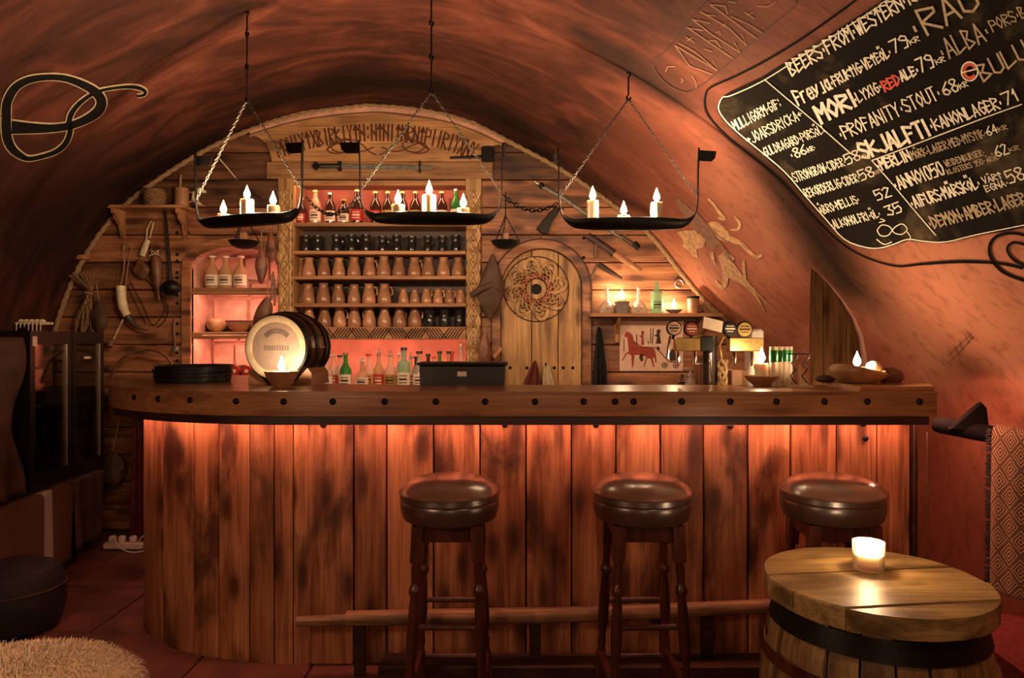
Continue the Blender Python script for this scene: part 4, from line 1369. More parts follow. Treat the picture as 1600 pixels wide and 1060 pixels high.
LINES = [
 ('BEERS.FROM.WEStERN.ISL', (1240,116), (1448,-10), 23, 24, 2.6, 0),
 ('Freyja', (1250,162), (1303,135), 25, 25, 3.0, 0), ('.FRUKtIG.VEtEÖL.', (1304,134), (1397,84), 17, 18, 2.2, 0), ('79', (1400,80), (1424,68), 20, 20, 2.4, 0), ('KR', (1426,67), (1440,60), 9, 9, 1.4, 0),
 ('MORI', (1286,190), (1342,161), 28, 27, 5.0, 0), ('.LYXIG.', (1341,160), (1382,138), 17, 17, 2.2, 0), ('RED', (1386,140), (1411,127), 17, 18, 3.0, 2), ('.ALE.', (1408,126), (1440,112), 16, 17, 3.0, 0), ('79', (1442,110), (1464,100), 22, 22, 2.6, 0), ('KR', (1467,98), (1480,92), 9, 9, 1.4, 0),
 ('.PROFANITY.STOUT.', (1318,217), (1475,150), 22, 23, 2.2, 0), ('68', (1480,147), (1502,137), 20, 20, 2.4, 0), ('KR', (1504,136), (1516,131), 9, 9, 1.4, 0),
 ('SKJALFTI', (1352,247), (1458,208), 27, 27, 4.6, 0), ('.KANONLAGER.', (1460,203), (1572,165), 20, 21, 2.4, 0), ('71', (1575,162), (1597,153), 20, 20, 2.4, 0),
 ('.MERLIN', (1377,265), (1427,248), 18, 18, 2.6, 0), ('.MÖRK.LAGER.MED.MYStIK.', (1427,248), (1546,211), 14, 15, 1.5, 1), ('64', (1548,210), (1563,204), 14, 14, 1.8, 0), ('KR', (1565,203), (1578,199), 8, 8, 1.2, 1),
 ('.ANNO1050', (1404,296), (1480,269), 21, 21, 2.5, 0), ('WEIDENBURGER.', (1482,259), (1543,240), 11, 11, 1.3, 1), ('KLOSTERS 950-ÅRÖL', (1485,271), (1565,246), 9, 9, 1.2, 1), ('62', (1562,243), (1580,237), 17, 17, 2.0, 0), ('KR', (1582,236), (1597,231), 8, 8, 1.2, 1),
 ('.AIFURS.MÄRSKÖL.', (1430,324), (1537,291), 19, 20, 2.3, 0), ('VÅRt', (1541,285), (1570,276), 11, 11, 1.6, 0), ('EGNA.', (1545,298), (1580,287), 11, 11, 1.6, 0), ('58', (1581,284), (1606,276), 20, 20, 2.2, 0),
 ('.DEMON.AMBER.LAGER', (1458,356), (1608,316), 20, 21, 2.4, 1),
 ('MULLIGORM.GIF:', (1152,203), (1224,164), 17, 16, 1.5, 0), ('>JOARSDRICKA<', (1172,225), (1258,182), 17, 17, 1.5, 0), ('.GULDBAGARD.PORSÖL:', (1196,244), (1292,205), 15, 15, 1.3, 0), ('.86', (1240,247), (1264,237), 15, 15, 2.0, 0), ('KR.', (1266,236), (1277,231), 8, 8, 1.3, 0),
 ('.STRONGBOW.CIDER.', (1242,284), (1326,256), 16, 15, 1.4, 0), ('58', (1327,255), (1348,246), 16, 16, 1.9, 0), ('KR', (1349,246), (1357,243), 6, 6, 1.1, 1),
 ('.REKORDERLIG.CIDER.', (1261,309), (1348,281), 16, 15, 1.4, 0), ('58', (1349,280), (1370,272), 16, 16, 1.9, 0), ('KR', (1371,271), (1378,268), 6, 6, 1.1, 1),
 ('ÅBRO.MELLIS.', (1286,334), (1347,315), 15, 14, 1.4, 0), ('52', (1374,311), (1396,304), 16, 16, 2.0, 0),
 ('.ALKOHOLFRI.ÖL.', (1304,357), (1380,337), 15, 14, 1.4, 0), ('35', (1391,336), (1413,328), 16, 16, 2.0, 0),
 ('.RAU', (1435,60), (1535,8), 42, 42, 4.2, 1), ('.ALBA.', (1478,92), (1553,56), 32, 32, 2.8, 1), ('PORS.B', (1555,46), (1608,22), 19, 20, 2.0, 1), ('BULU', (1540,124), (1612,86), 28, 30, 3.2, 1)]
for txt, a, b, h0, h1, wpx, mk in LINES:
    q = text_quads(txt, a, b, h0, h1, UP, wpx)
    if txt in ('KR', 'KR.'): nm = 'price_lettering'
    else: nm = 'lettering'
    obj(nm, vault_quads(q, .0085), (M_chalk, M_chalkdim, M_redchalk)[mk], menu, smooth=False)
rules = [[(1197,122,1.6),(1230,150,1.6),(1280,192,1.6),(1332,238,1.6)], [(1600,160,1.8),(1550,178,1.8),(1480,205,1.8),(1420,228,1.8),(1364,249,1.8),(1366,250,1.8),(1395,283,1.6),(1430,325,1.6),(1465,366,1.6)]]
for rl in rules: obj('ruled_line', vault_quads(ribbon_px([(x,y,w_) for x,y,w_ in rl]), .0085), M_chalk, menu, smooth=False)
cxm, cym = 1400, 240
edge = [(x+(6 if x < 1300 else 2)*.6, y+(4 if y < 150 else -3)) for x, y in bo[16:]+bo[:12]]
edge = spl([(1640,342)]+[(x, y) for x, y in edge[0:]], 3)
obj('chalk_border', vault_quads(ribbon_px([(x,y,1.7) for x,y in edge]), .0085), M_chalk, menu, smooth=False)
# chalk sigil and round emblem
for loop in ([(1373,358),(1380,350),(1392,352),(1400,362),(1412,364),(1420,356),(1412,348),(1400,354),(1390,366),(1378,366),(1373,358)], [(1372,372),(1384,380),(1396,376)], [(1376,346),(1385,343),(1378,340)], [(1420,360),(1425,368),(1424,374)]):
    obj('chalk_sigil', vault_quads(ribbon_px([(x,y,1.5) for x,y in spl(loop, 5)]), .0085), M_chalk, menu, smooth=False)
q = ribbon_px([(1518+13*cos(t*.4), 108+15*sin(t*.4), 2.2) for t in range(17)]) + ribbon_px([(1506,110,2.2),(1530,104,2.2)])
obj('emblem_outline', vault_quads(q, .009), M_chalk, menu, smooth=False)
q = ribbon_px([(1518+9.5*cos(t*.4+.6), 108+11*sin(t*.4+.6), 5.5) for t in range(14)])
obj('emblem_ring', vault_quads(q, .0078), M_redchalk, menu, smooth=False)
# black outline painted round the menu, with curls at the right
oo = [(1600,418,5),(1560,410,5),(1500,408,5),(1440,412,4),(1400,415,3),(1350,400,2.5),(1310,375,2.5),(1270,335,2.5),(1230,290,2.5),(1190,255,2.5),(1140,215,2.5),(1115,190,2.5),(1103,170,3),(1103,148,3),(1112,135,3),(1150,118,3),(1200,92,3.5),(1260,55,3.5),(1330,5,3.5),(1345,-8,3)]
q = ribbon_px(spl(oo, 4)) + ribbon_px(spl([(1610,440,5),(1570,425,5),(1550,403,5),(1548,382,5),(1560,368,5),(1585,363,5),(1612,370,4)], 5)) + ribbon_px(spl([(1612,418,4),(1585,405,4),(1575,388,4),(1585,378,4),(1605,382,4)], 5))
tag(obj('painted_scroll', vault_quads(q, .004), M_blackpaint, smooth=False), 'thin black scrolling line painted around the chalk menu', 'painting')
# big black knot painted at left
K1 = [(31,640,50),(36,560,48),(78,482,44),(150,438,38),(250,421,34),(350,426,36),(440,455,42),(520,500,50),(556,550,54),(545,600,54),(490,645,48),(400,684,42),(300,702,44),(180,703,56),(62,697,72)]
K2 = [(31,630,50),(33,740,50),(60,812,48),(110,855,38),(160,872,28),(240,856,26),(310,830,28),(360,785,30),(384,720,30),(380,660,30),(400,608,28),(450,553,24),(530,503,20),(620,482,18),(700,474,20),(760,479,24),(797,498,22),(792,519,18),(755,526,16)]
kn = thing('painted_knot', 'black looping knot with pale outline painted on the left vault', 'painting', on_vault(60, 250, 0))
sc_ = 1/3.533
for nm, mat, add, off in (('pale_outline', M_creampaint, 9.0, .004), ('black_stroke', M_blackpaint, -5.0, .0075)):
    q = []
    for K in (K1, K2): q += ribbon_px([(x*sc_, y*sc_, max(2, (w_*1.08+add)*sc_)) for x, y, w_ in spl(K, 6)])
    obj(nm, vault_quads(q, off), mat, kn, smooth=False)
# scratched rune panel on the ceiling
q = []
def cl(pts): return [(980+x/5.3, y/5.3) for x, y in pts]
for ln in ([(680,0),(540,150),(400,340),(240,500),(230,560),(300,660),(420,740),(540,750),(700,640),(900,470),(1110,280),(1380,60),(1390,0)],):
    sr = thing('rune_carving', 'rounded panel of scratched runes on the vault above the chalk menu', 'carving', on_vault(1080, 140, 0))
    obj('panel_outline', vault_quads(ribbon_px([(x,y,1.5) for x,y in spl(cl(ln), 3)]), .004), M_groove, sr, smooth=False)
for ln in ([(400,370),(520,540),(710,610)],[(400,370),(750,580),(715,490)],[(430,350),(560,420),(750,580)],[(500,220),(690,350),(880,480)],[(500,225),(630,245)],[(540,150),(690,270),(940,430),(890,340)],[(550,155),(690,185)],[(610,90),(850,230),(995,375),(950,270)],[(650,115),(735,125)],[(690,30),(990,250),(1080,315)],[(690,30),(820,45),(835,110)],[(860,130),(1000,190),(1120,265)],[(680,330),(740,330),(780,390)],[(740,265),(770,250),(775,285)],[(790,215),(825,180),(820,220)],[(320,590),(340,545),(400,545)],[(450,680),(465,660),(450,640)],[(540,620),(575,680),(575,720)],[(980,95),(1060,150)],[(1000,120),(1050,90)],[(490,300),(560,345)],[(500,330),(545,305)],[(640,400),(710,420)],[(1080,45),(1170,50),(1240,5)],[(840,5),(900,15)]):
    obj('rune_scratch', vault_quads(ribbon_px([(x,y,1.2) for x,y in cl(ln)]), .004), M_scratch, sr, smooth=False)
q = []
for ln in ([(1482,555),(1520,520)],[(1487,565),(1522,525)],[(1484,545),(1490,560)],[(1492,540),(1500,555)],[(1500,530),(1506,548),(1500,540)],[(1508,522),(1516,536)],[(1512,518),(1522,530)]):
    q += ribbon_px([(x,y,0.8) for x,y in ln])
tag(obj('wall_graffiti', vault_quads(q, .004), M_groove, smooth=False), 'small scratched runes on the bare plaster right of the opening', 'carving')
# faded animal painting on the vault
an = thing('painted_beast', 'faded ochre beast painted on the vault between chandelier and wall opening', 'painting', on_vault(1130, 440, 0))
def pc(p): return (1020+p[0]/5.05, 290+p[1]/5.05)
def vpoly(pl, off):
    c = (sum(p[0] for p in pl)/len(pl), sum(p[1] for p in pl)/len(pl))
    m = MB(); vs = [tuple(on_vault(*c, off))]+[tuple(on_vault(*p, off)) for p in pl]
    return m.add(vs, [(0, i+1, (i+1) % len(pl)+1) for i in range(len(pl))])
def vrib(pts, off): return vault_quads(ribbon_px([(*pc(p), p[2]/5.05) for p in spl(pts, 5)]), off)
obj('painted_body', vpoly([pc(p) for p in [(425,300),(470,280),(530,290),(580,340),(620,395),(700,435),(700,470),(630,455),(540,430),(470,390),(440,350)]], .004), M_ochrepaint, an, smooth=False)
obj('painted_neck', vrib([(190,110,40),(260,190,70),(340,290,90),(420,390,70),(500,490,60)], .004), M_ochrepaint2, an, smooth=False)
obj('painted_wing', vpoly([pc(p) for p in [(190,370),(240,350),(330,350),(420,420),(410,480),(350,500),(360,570),(320,560),(290,510),(240,480),(240,420)]], .0045), M_ochrepaint, an, smooth=False)
obj('painted_hindquarters', vrib([(540,540,60),(580,600,90),(620,670,110),(690,730,70),(760,790,40),(840,900,18),(885,995,8)], .005), M_ochrepaint, an, smooth=False)
for ln in ([(440,100,16),(490,150,18),(530,210,22),(570,260,26),(520,250,18)],[(650,240,12),(690,290,24),(680,340,22),(620,345,12)],[(700,450,34),(760,510,30),(820,560,26),(870,545,20)],[(720,590,20),(725,660,26),(735,750,20)],[(570,680,40),(580,760,40),(550,800,28),(500,750,18)],[(760,770,16),(880,900,9),(990,1000,4)],[(470,520,30),(480,580,26),(500,620,16)],[(600,540,22),(650,580,18)]):
    obj('painted_limb', vrib(ln, .0055), M_ochrepaint, an, smooth=False)
for ln in ([(330,200,30),(420,310,34),(500,420,36),(580,520,30),(640,600,18)],[(430,290,8),(480,350,8),(560,420,8),(680,470,7)]):
    obj('painted_dark_line', vrib(ln, .0065), M_ochrepaint2, an, smooth=False)  # dark brown strokes over the ochre

# ------------------------------------------------------------------ mugs on the shelves
def mug_proto(name, label, mat, h, r, group, style=0):
    t = thing(name, label, 'mug', (0,0,0), group)
    m = MB()
    if style == 0: prof = [(.001,0),(r*.88,0),(r*.97,h*.04),(r,h*.16),(r*.96,h*.32),(r*.82,h*.52),(r*.66,h*.72),(r*.58,h*.86),(r*.60,h*.93),(r*.72,h),(r*.66,h*.995),(r*.52,h*.88),(.001,h*.86)]
    else: prof = [(.001,0),(r*.75,0),(r*.8,h*.05),(r*.86,h*.35),(r*.70,h*.55),(r*.62,h*.7),(r*.8,h*.85),(r*.85,h),(r*.78,h),(r*.55,h*.7),(.001,h*.68)]
    m.lathe(prof, None, 20)
    obj('body', m, mat, t, local=True)
    m = MB(); m.tube([(r*.62,0,h*.84),(r*1.0,0,h*.86),(r*1.22,0,h*.68),(r*1.2,0,h*.48),(r*.85,0,h*.42)], [.007,.008,.008,.007,.006], 6, flat=.7)
    obj('handle', m, mat, t, local=True)
    return t
YM = 5.01
rnd = random.Random(9)
def row(protofn, xs, z, names, first, s=1.0):
    pr = None
    for i, px in enumerate(xs):
        loc = ((px-800)/F*YM, YM+rnd.uniform(-.01, .02)+(.075 if i == 0 and px < 470 else 0), z)
        ang = rnd.uniform(.3, 2.6)
        if pr is None:
            pr = protofn(names(i)); pr.location = loc; pr.rotation_euler = (0,0,ang)
        else: dup(pr, loc, ang, names(i), rnd.uniform(.96, 1.04)*s)
hM = 31/F*YM; rM = 10.8/F*YM
mk = lambda lab: mug_proto('clay_mug', lab, M_clay, hM, rM, 'clay mugs on the shelves')
row(mk, [463,483,506,529,553,577,600,623,647,669,693,716], SH[2], lambda i: 'brown clay mug, %s from left on the topmost clay mug shelf' % ORD[i], None)
row(mk, [463,482,506,529,553,577,601], SH[3], lambda i: 'brown clay mug, %s from left on the middle clay mug shelf' % ORD[i], None)
mk2 = lambda lab: mug_proto('small_clay_mug', lab, M_clay, hM*.78, rM*.78, 'small clay mugs on the shelves')
row(mk2, [630,648,666,684,702,720], SH[3], lambda i: 'small clay mug, %s from left in the right half of the middle mug shelf' % ORD[i], None)
row(mk, [466,483,507,530,553,577,601,624,648], FR1, lambda i: 'tan clay mug, %s from left on the shelf above the herringbone frieze' % ORD[i], None)
mk3 = lambda lab: mug_proto('black_mug', lab, M_blackclay, hM*.9, rM*.95, 'black mugs', 1)
row(mk3, [672,695,718], FR1, lambda i: 'glossy black mug, %s of three at the right of the lowest mug shelf' % ORD[i], None)
mk4 = lambda lab: mug_proto('dark_goblet', lab, M_blackclay, hM*.85, rM*.8, 'dark goblets', 1)
row(mk4, [463,478,496,525,549,572,597,620,643,668,691,712], SH[1], lambda i: 'dark goblet, %s from left on the unlit shelf below the beer bottles' % ORD[i], None)

# ------------------------------------------------------------------ bottles
def bottle(label, loc, h, r, gm, lm, cm, group, kind='beer', pour=False, name='bottle'):
    t = thing(name, label, 'bottle', loc, group)
    if kind == 'beer': prof = [(.001,0),(r*.95,0),(r,.006),(r,h*.55),(r*.9,h*.63),(r*.5,h*.76),(r*.42,h*.82),(r*.40,h*.97),(r*.46,h*.975),(r*.46,h*.99),(.001,h*.99)]
    elif kind == 'square': prof = [(.001,0),(r*.98,0),(r,.006),(r,h*.60),(r*.85,h*.66),(r*.4,h*.70),(r*.36,h*.75),(r*.36,h*.95),(.001,h*.96)]
    elif kind == 'squat': prof = [(.001,0),(r,0),(r*1.03,.01),(r*.98,h*.40),(r*.7,h*.55),(r*.36,h*.62),(r*.34,h*.92),(.001,h*.93)]
    else: prof = [(.001,0),(r*.97,0),(r,.006),(r,h*.48),(r*.92,h*.56),(r*.48,h*.68),(r*.36,h*.74),(r*.33,h*.95),(.001,h*.96)]
    seg = 20
    m = MB(); m.lathe(prof, Matrix.Rotation(pi/4, 4, 'Z') if kind == 'square' else None, 4 if kind == 'squareX' else seg); obj('glass_body', m, gm, t, local=True)
    if lm is not None:
        m = MB(); z0_, z1_ = h*.10, h*.42
        vs = []; k_ = 13
        for z in (z0_, z1_):
            for i in range(k_):
                a = -pi/2-1.25+2.5*i/(k_-1)
                rr_ = (r if kind != 'squat' else r*1.02)+.0015
                vs.append((rr_*cos(a), rr_*sin(a), z))
        m.add(vs, [(i, i+1, k_+i+1, k_+i) for i in range(k_-1)])
        lb = obj('paper_label', m, lm, t, local=True)
        m = MB()
        for q_ in range(3):
            zz = z0_+(z1_-z0_)*(.25+.25*q_)
            vs = []
            for dz in (-.004, .004):
                for i in range(7):
                    a = -pi/2-.6+1.2*i/6
                    vs.append(((r+.0028)*cos(a), (r+.0028)*sin(a), zz+dz*(1.6 if q_ == 1 else .7)))
            m.add(vs, [(i, i+1, 8+i, 7+i) for i in range(6)])
        obj('label_print', m, M_inkprint if lm is not M_red else M_paper, lb, local=True)
    if cm is not None:
        m = MB()
        if pour: m.lathe([(r*.40,h*.93),(r*.42,h*.97),(r*.2,h*1.0),(r*.14,h*1.07),(r*.2,h*1.10),(.001,h*1.12)], None, 10); obj('pourer', m, M_silver, t, local=True)
        else: m.lathe([(r*.46,h*.93),(r*.52,h*.935),(r*.52,h*.985),(r*.46,h),(.001,h)], None, 12); obj('cap', m, cm, t, local=True)
    return t
YBt = 5.0
beers = [(471,42,7,M_brown,M_red,M_gold,'small beer bottle with gold cap at the left end of the top shelf'),(493,54,9,M_spirit,M_paper,M_gold,'pale amber bottle with cream label on the top shelf'),(516,50,8.5,M_brown,M_paper,M_silver,'dark bottle with silver neck foil on the top shelf'),(537,40,9,M_brown,M_paper,M_gold,'stubby dark beer bottle on the top shelf'),(558,55,9.5,M_brown,M_red,M_gold,'dark beer bottle with red oval label on the top shelf'),(587,52,9,M_brown,M_red,M_gold,'dark bottle just right of the chain end on the top shelf'),(606,52,8.5,M_brown,M_gold,M_gold,'dark bottle with yellow label left of the squat candle'),(629,52,8.5,M_brown,M_gold,M_gold,'dark bottle hidden behind the squat candle flame'),(649,52,9,M_brown,M_gold,M_gold,'dark bottle between two candles of the middle chandelier'),(690,52,9,M_brown,M_paper,M_gold,'dark bottle right of the tallest candle'),(712,56,8,M_green,M_paper,M_silver,'green bottle at the right end of the top shelf')]
for px, hp, rp_, gm, lm, cm, lab in beers:
    bottle(lab, ((px-800)/F*YBt, YBt, SH[0]), hp/F*YBt, rp_/F*YBt, gm, lm, cm, 'beer bottles on the top shelf')
# pink jug behind
j = thing('glass_jug', 'small pink jug with looped handle behind the chandelier candles', 'jug', ((697-800)/F*5.1, 5.1, SH[0]))
m = MB(); m.lathe([(.001,0),(.04,0),(.05,.06),(.035,.14),(.03,.20),(.034,.21),(.028,.205),(.001,.02)], None, 16); obj('body', m, M_redplaster, j, local=True)
m = MB(); m.tube([(.032,0,.19),(.06,0,.2),(.075,0,.15),(.05,0,.07)], .006, 6); obj('handle', m, M_redplaster, j, local=True)
YS = 4.80
ZC = .99
sp = [(511,46,9,M_glass,M_paper,M_black,'tall',0,'clear spirit bottle right beside the cask'),(520,54,9,M_glass,M_red,M_silver,'tall',1,'clear bottle with pink label and pourer near the cask'),(531,48,8,M_glass,M_paper,M_black,'tall',0,'clear bottle with dark cap behind the green bottle'),(540,52,9.5,M_green,M_paper,M_bowl,'tall',0,'bright green bottle with white label behind the bar'),(566,44,10,M_spirit,M_paper,M_silver,'squat',1,'squat whisky bottle with pourer behind the bar'),(576,50,8,M_glass,M_gold,M_red,'tall',0,'bottle with round red stopper behind the squat whisky'),(592,58,8.5,M_spirit,M_red,M_silver,'tall',1,'slim rosy bottle with steel pourer behind the bar'),(610,55,10,M_glass,M_gold,M_silver,'tall',1,'round shouldered bottle with yellowish label behind the bar'),(624,56,8,M_glass,M_paper,M_silver,'tall',1,'clear bottle half hidden behind the arched-label bottle'),(631,60,10,M_teal,M_paper,M_black,'square',0,'square bottle with arched white label behind the bar'),(642,52,8,M_glass,M_red,M_silver,'tall',1,'clear bottle with red ring behind the bar'),(650,46,7,M_brown,None,M_black,'tall',0,'dark slim bottle behind the bar'),(655,54,9.5,M_glass,M_paper,M_black,'tall',0,'clear bottle with tall dark cap left of the black caddy'),(669,50,8,M_brown,None,M_black,'tall',0,'dark bottle standing behind the left edge of the black caddy'),(678,46,7,M_glass,M_paper,M_red,'tall',0,'short capped bottle behind the black caddy'),(687,54,7.5,M_green,M_gold,M_black,'tall',0,'dark green bottle behind the black caddy'),(701,54,7,M_spirit,M_gold,M_black,'tall',0,'amber bottle with black cap behind the black caddy'),(706,54,7,M_red,None,M_red,'tall',0,'red capped bottle behind the middle of the black caddy'),(720,68,8.5,M_glass,M_paper,M_silver,'tall',1,'tallest clear bottle with pourer by the right carved post')]
for i, (px, hp, rp_, gm, lm, cm, kd, pr, lab) in enumerate(sp):
    yy_ = YS-.12+.08*(i % 3)
    h = (hp+(604-530)*0+18)/F*yy_ if False else (hp+6)/F*yy_
    zt = EYE+(530-(603-hp))/F*yy_
    bottle(lab, ((px-800)/F*yy_, yy_, ZC), (zt-ZC)/(1.10 if pr else 1.0), rp_/F*yy_, gm, lm, cm, 'spirit bottles behind the bar', kd, bool(pr))
# niche bottles
for px, gm, lab in ((332,M_spirit,'left bottle with cream label on the upper niche shelf'),(353,M_spirit,'middle bottle with cream label on the upper niche shelf'),(376,M_spirit,'right bottle with cream label on the upper niche shelf')):
    bottle(lab, ((px-800)/F*5.02, 5.02, NS1), 52/F*5.02, 10.5/F*5.02, gm, M_paper, M_paper, 'bottles in the niche', 'tall')

# ------------------------------------------------------------------ niche contents
def lathe_thing(name, label, cat, loc, prof, mat, seg=22, group=None, sc=(1,1,1), wob=0.0):
    m = MB(); m.lathe(prof, Matrix.Diagonal((*sc, 1)), seg, wob=wob)
    o = obj(name, m, mat, local=True)
    o.location = loc
    return tag(o, label, cat, group)
YN = 5.03
s = YN/F
lathe_thing('gourd', 'round gourd with dark hole on the lower niche shelf', 'gourd', ((338-800)*s, YN, NS2), [(.001,0),(.035,.004),(.060,.03),(.066,.055),(.055,.085),(.03,.10),(.001,.103)], M_gourd, wob=.05)
lathe_thing('wooden_bowl', 'wide wooden bowl beside the gourd in the niche', 'bowl', ((374-800)*s, YN, NS2), [(.001,0),(.04,0),(.07,.03),(.082,.065),(.076,.065),(.06,.03),(.001,.015)], M_bowl)
lathe_thing('small_bowl', 'small wooden bowl at the right of the lower niche shelf', 'bowl', ((401-800)*s, YN, NS2), [(.001,0),(.03,0),(.042,.03),(.045,.055),(.04,.055),(.03,.02),(.001,.012)], M_bowl)
m = MB(); m.tube([P(326, 487, 5.15), P(400, 487, 5.15)], [.044,.044], 16)
o = tag(obj('leather_roll', m, M_darkwood), 'dark rolled bundle lying behind the niche bowls', 'bundle'); 
o.location.z = NS2+.0
# wine bottles lying at the niche foot
for i, (px, mat, lab) in enumerate(((318,M_black,'dark wine bottle end nearest the left jamb of the niche'),(334,M_black,'dark wine bottle end second from the left in the niche foot'),(350,M_black,'dark wine bottle end beside the red capsules'),(366,M_red,'red capsuled wine bottle, leftmost of three in the niche foot'),(385,M_red,'red capsuled wine bottle, middle of three in the niche foot'),(405,M_red,'red capsuled wine bottle next to the cask'))):
    c = P(px, 577, 4.72); c.z = ZC+.125
    t = thing('wine_bottle', lab, 'bottle', (c.x, 4.72, ZC+.09), 'wine bottles lying in the niche foot')
    T = Matrix.Translation((0,0,.035)) @ Matrix.Rotation(-pi/2, 4, 'X')
    m = MB(); m.lathe([(.001,0),(.016,0),(.016,.06),(.02,.08),(.037,.12),(.037,.18)], T, 16); obj('glass_body', m, M_brown, t, local=True)
    m = MB(); m.lathe([(.001,-.003),(.034,-.002),(.036,.02),(.018,.05),(.0175,.06)], T, 16); obj('capsule', m, mat, t, local=True)
    m = MB(); m.lathe([(.001,-.005),(.012,-.0045),(.013,-.002)], T, 12); obj('cork_face', m, M_paper if mat is M_red else M_black, t, local=True)
m = MB(); m.box((305-800)/F*4.8, (420-800)/F*4.8, 4.70, 4.88, ZC, ZC+.088, None, .006)
tag(obj('bottle_rack', m, M_shelfwood, smooth=False), 'low wooden rack holding the wine bottles at the niche foot', 'rack')

# things hanging beside the niche
def blob(name, label, cat, px, py, Y, wpx, hpx, mat, rot=0.0, hook=None, wob=.14, depth=.6, seed=0):
    """lumpy hanging thing, tied at its top and hung by a cord"""
    c = P(px, py+hpx/2, Y); s_ = Y/F
    t = thing(name, label, cat, c)
    m = MB(); rn = random.Random(seed)
    rings = 12; seg = 14; vs = []; fs = []
    for k_ in range(rings+1):
        f = k_/rings
        r = (sin(pi*min(1, f*.92+.04))**.7)*(1-.45*f*f)
        for i in range(seg):
            a = 2*pi*i/seg
            q = 1+wob*sin(2*a+5*f+seed)+wob*.6*sin(5*a-7*f+seed*2)
            vs.append((r*q*wpx/2*s_*cos(a)+rot*f*hpx*s_, r*q*wpx/2*s_*depth*sin(a), f*hpx*s_))
    for k_ in range(rings):
        for i in range(seg): fs.append((k_*seg+i, k_*seg+(i+1) % seg, (k_+1)*seg+(i+1) % seg, (k_+1)*seg+i))
    fs += [tuple(reversed(range(seg))), tuple(range(rings*seg, (rings+1)*seg))]
    m.add(vs, fs); obj('body', m, mat, t, local=True)
    if hook:
        h = P(hook[0], hook[1], Y)-c
        m = MB(); m.tube([(rot*hpx*s_, 0, hpx*s_*.95), (h.x, 0, h.z), (h.x, YB-Y, h.z+.005)], .0035, 5); obj('cord', m, M_rope, t, local=True)
    return t
blob('dried_meat', 'slim dark dried meat hanging highest beside the carved post', 'dried meat', 423, 384, 4.78, 17, 54, M_meat, 0, (423,345), seed=1)
blob('dried_meat', 'oval dried meat hanging in front of the niche arch', 'dried meat', 408, 415, 4.74, 20, 58, M_meat, 0, (409,360), seed=4)
blob('leather_pouch', 'pointed leather pouch hanging over the right of the niche', 'pouch', 405, 490, 4.76, 34, 52, M_leather, .25, (418,430), seed=8)
m = MB(); m.tube([P(427,425,4.75),P(425,450,4.74),P(424,470,4.74)], .008, 6); m.tube([P(427,425,4.75),P(430,455,4.74),P(429,478,4.74)], .007, 6); m.tube([P(427,425,4.75),P(427,427,4.9)], .004, 5)
tag(obj('leather_thongs', m, M_leather), 'pair of dark leather thongs beside the left carved post', 'straps')
blob('hanging_hide', 'dark leather bag hanging right of the right carved post', 'bag', 765, 447, 4.80, 40, 100, M_hide, .05, (772,385), seed=12)
blob('clay_flask', 'brown flask hanging low beside the right carved post', 'flask', 757, 552, 4.80, 26, 66, M_meat, 0, (758,505), seed=15)
m = MB(); m.tube([P(736,462,4.78),P(752,452,4.77),P(768,445,4.77),P(782,452,4.78)], [.02,.026,.026,.018], 10); tag(obj('leather_sleeve', m, M_hide), 'brown leather sleeve laid across the top of the hanging bag', 'leather sleeve')
m = MB(); m.prism([(BX(770),BZ(556)),(BX(782),BZ(541)),(BX(786),BZ(546)),(BX(774),BZ(561))], 4.80, 4.83, .004); tag(obj('wooden_tag', m, M_bowl), 'small wooden tag hanging beside the arched door', 'tag')
# hanging horn hammer at the right of the sign
m = MB(); m.tube([P(703,247,4.82),P(740,246,4.82),P(765,245,4.82)], .008, 8); m.box(BX(753), BX(772), 4.80, 4.85, BZ(257), BZ(235), None, .006)
tag(obj('war_hammer', m, M_iron), 'black iron hammer hung at the right end of the rune sign', 'hammer')

# ------------------------------------------------------------------ left wall: shelf and hanging tools
shl = thing('wall_shelf', 'small wall shelf on carved brackets under the left arch', 'shelf', (BX(240), 4.82, BZ(330)))
m = MB(); m.box(BX(169), BX(305), 4.74, YB, BZ(331), BZ(326.5), None, .003); obj('board', m, M_shelfwood, shl, smooth=False)
for px, sgn in ((199,1),(297,1)):
    m = MB()
    pr = [(0,0),(-.14,0),(-.14,-.03),(-.11,-.04),(-.10,-.07),(-.05,-.10),(-.03,-.16),(-.012,-.19),(0,-.19)]
    T = Matrix.Translation((BX(px)-.012, YB, BZ(331))) @ Matrix.Rotation(pi/2, 4, 'Z')
    m.prism(pr, -.0, .024, 0, T)
    obj('bracket', m, M_shelfwoodZ, shl, smooth=False)
zsh = BZ(326.5)
bk = thing('wicker_basket', 'small wicker basket on the left wall shelf', 'basket', ((240-800)/F*4.8, 4.82, zsh))
m = MB()
for k_ in range(9):
    z = .006+.013*k_; r = .055+.012*sin(k_*.35)
    m.tube([(r*(1+.05*sin(9*a+k_*pi))*cos(a), r*(1+.05*sin(9*a+k_*pi))*sin(a), z) for a in [2*pi*i/36 for i in range(36)]], .0068, 5, closed=True)
obj('woven_wall', m, M_wicker, bk, local=True)
m = MB(); m.lathe([(.001,.002),(.052,.002),(.052,.01),(.001,.01)], None, 18); obj('base', m, M_wicker, bk, local=True)
tk = thing('wooden_tankard', 'wooden tankard with a rope on the left wall shelf', 'tankard', ((282-800)/F*4.8, 4.82, zsh))
m = MB(); m.lathe([(.001,0),(.047,0),(.044,.125),(.038,.125),(.036,.02),(.001,.02)], None, 18); obj('cup', m, M_bowl, tk, local=True)
m = MB(); m.tube([(.046,0,.10),(.08,0,.095),(.082,0,.045),(.046,0,.03)], .008, 6); obj('handle', m, M_bowl, tk, local=True)
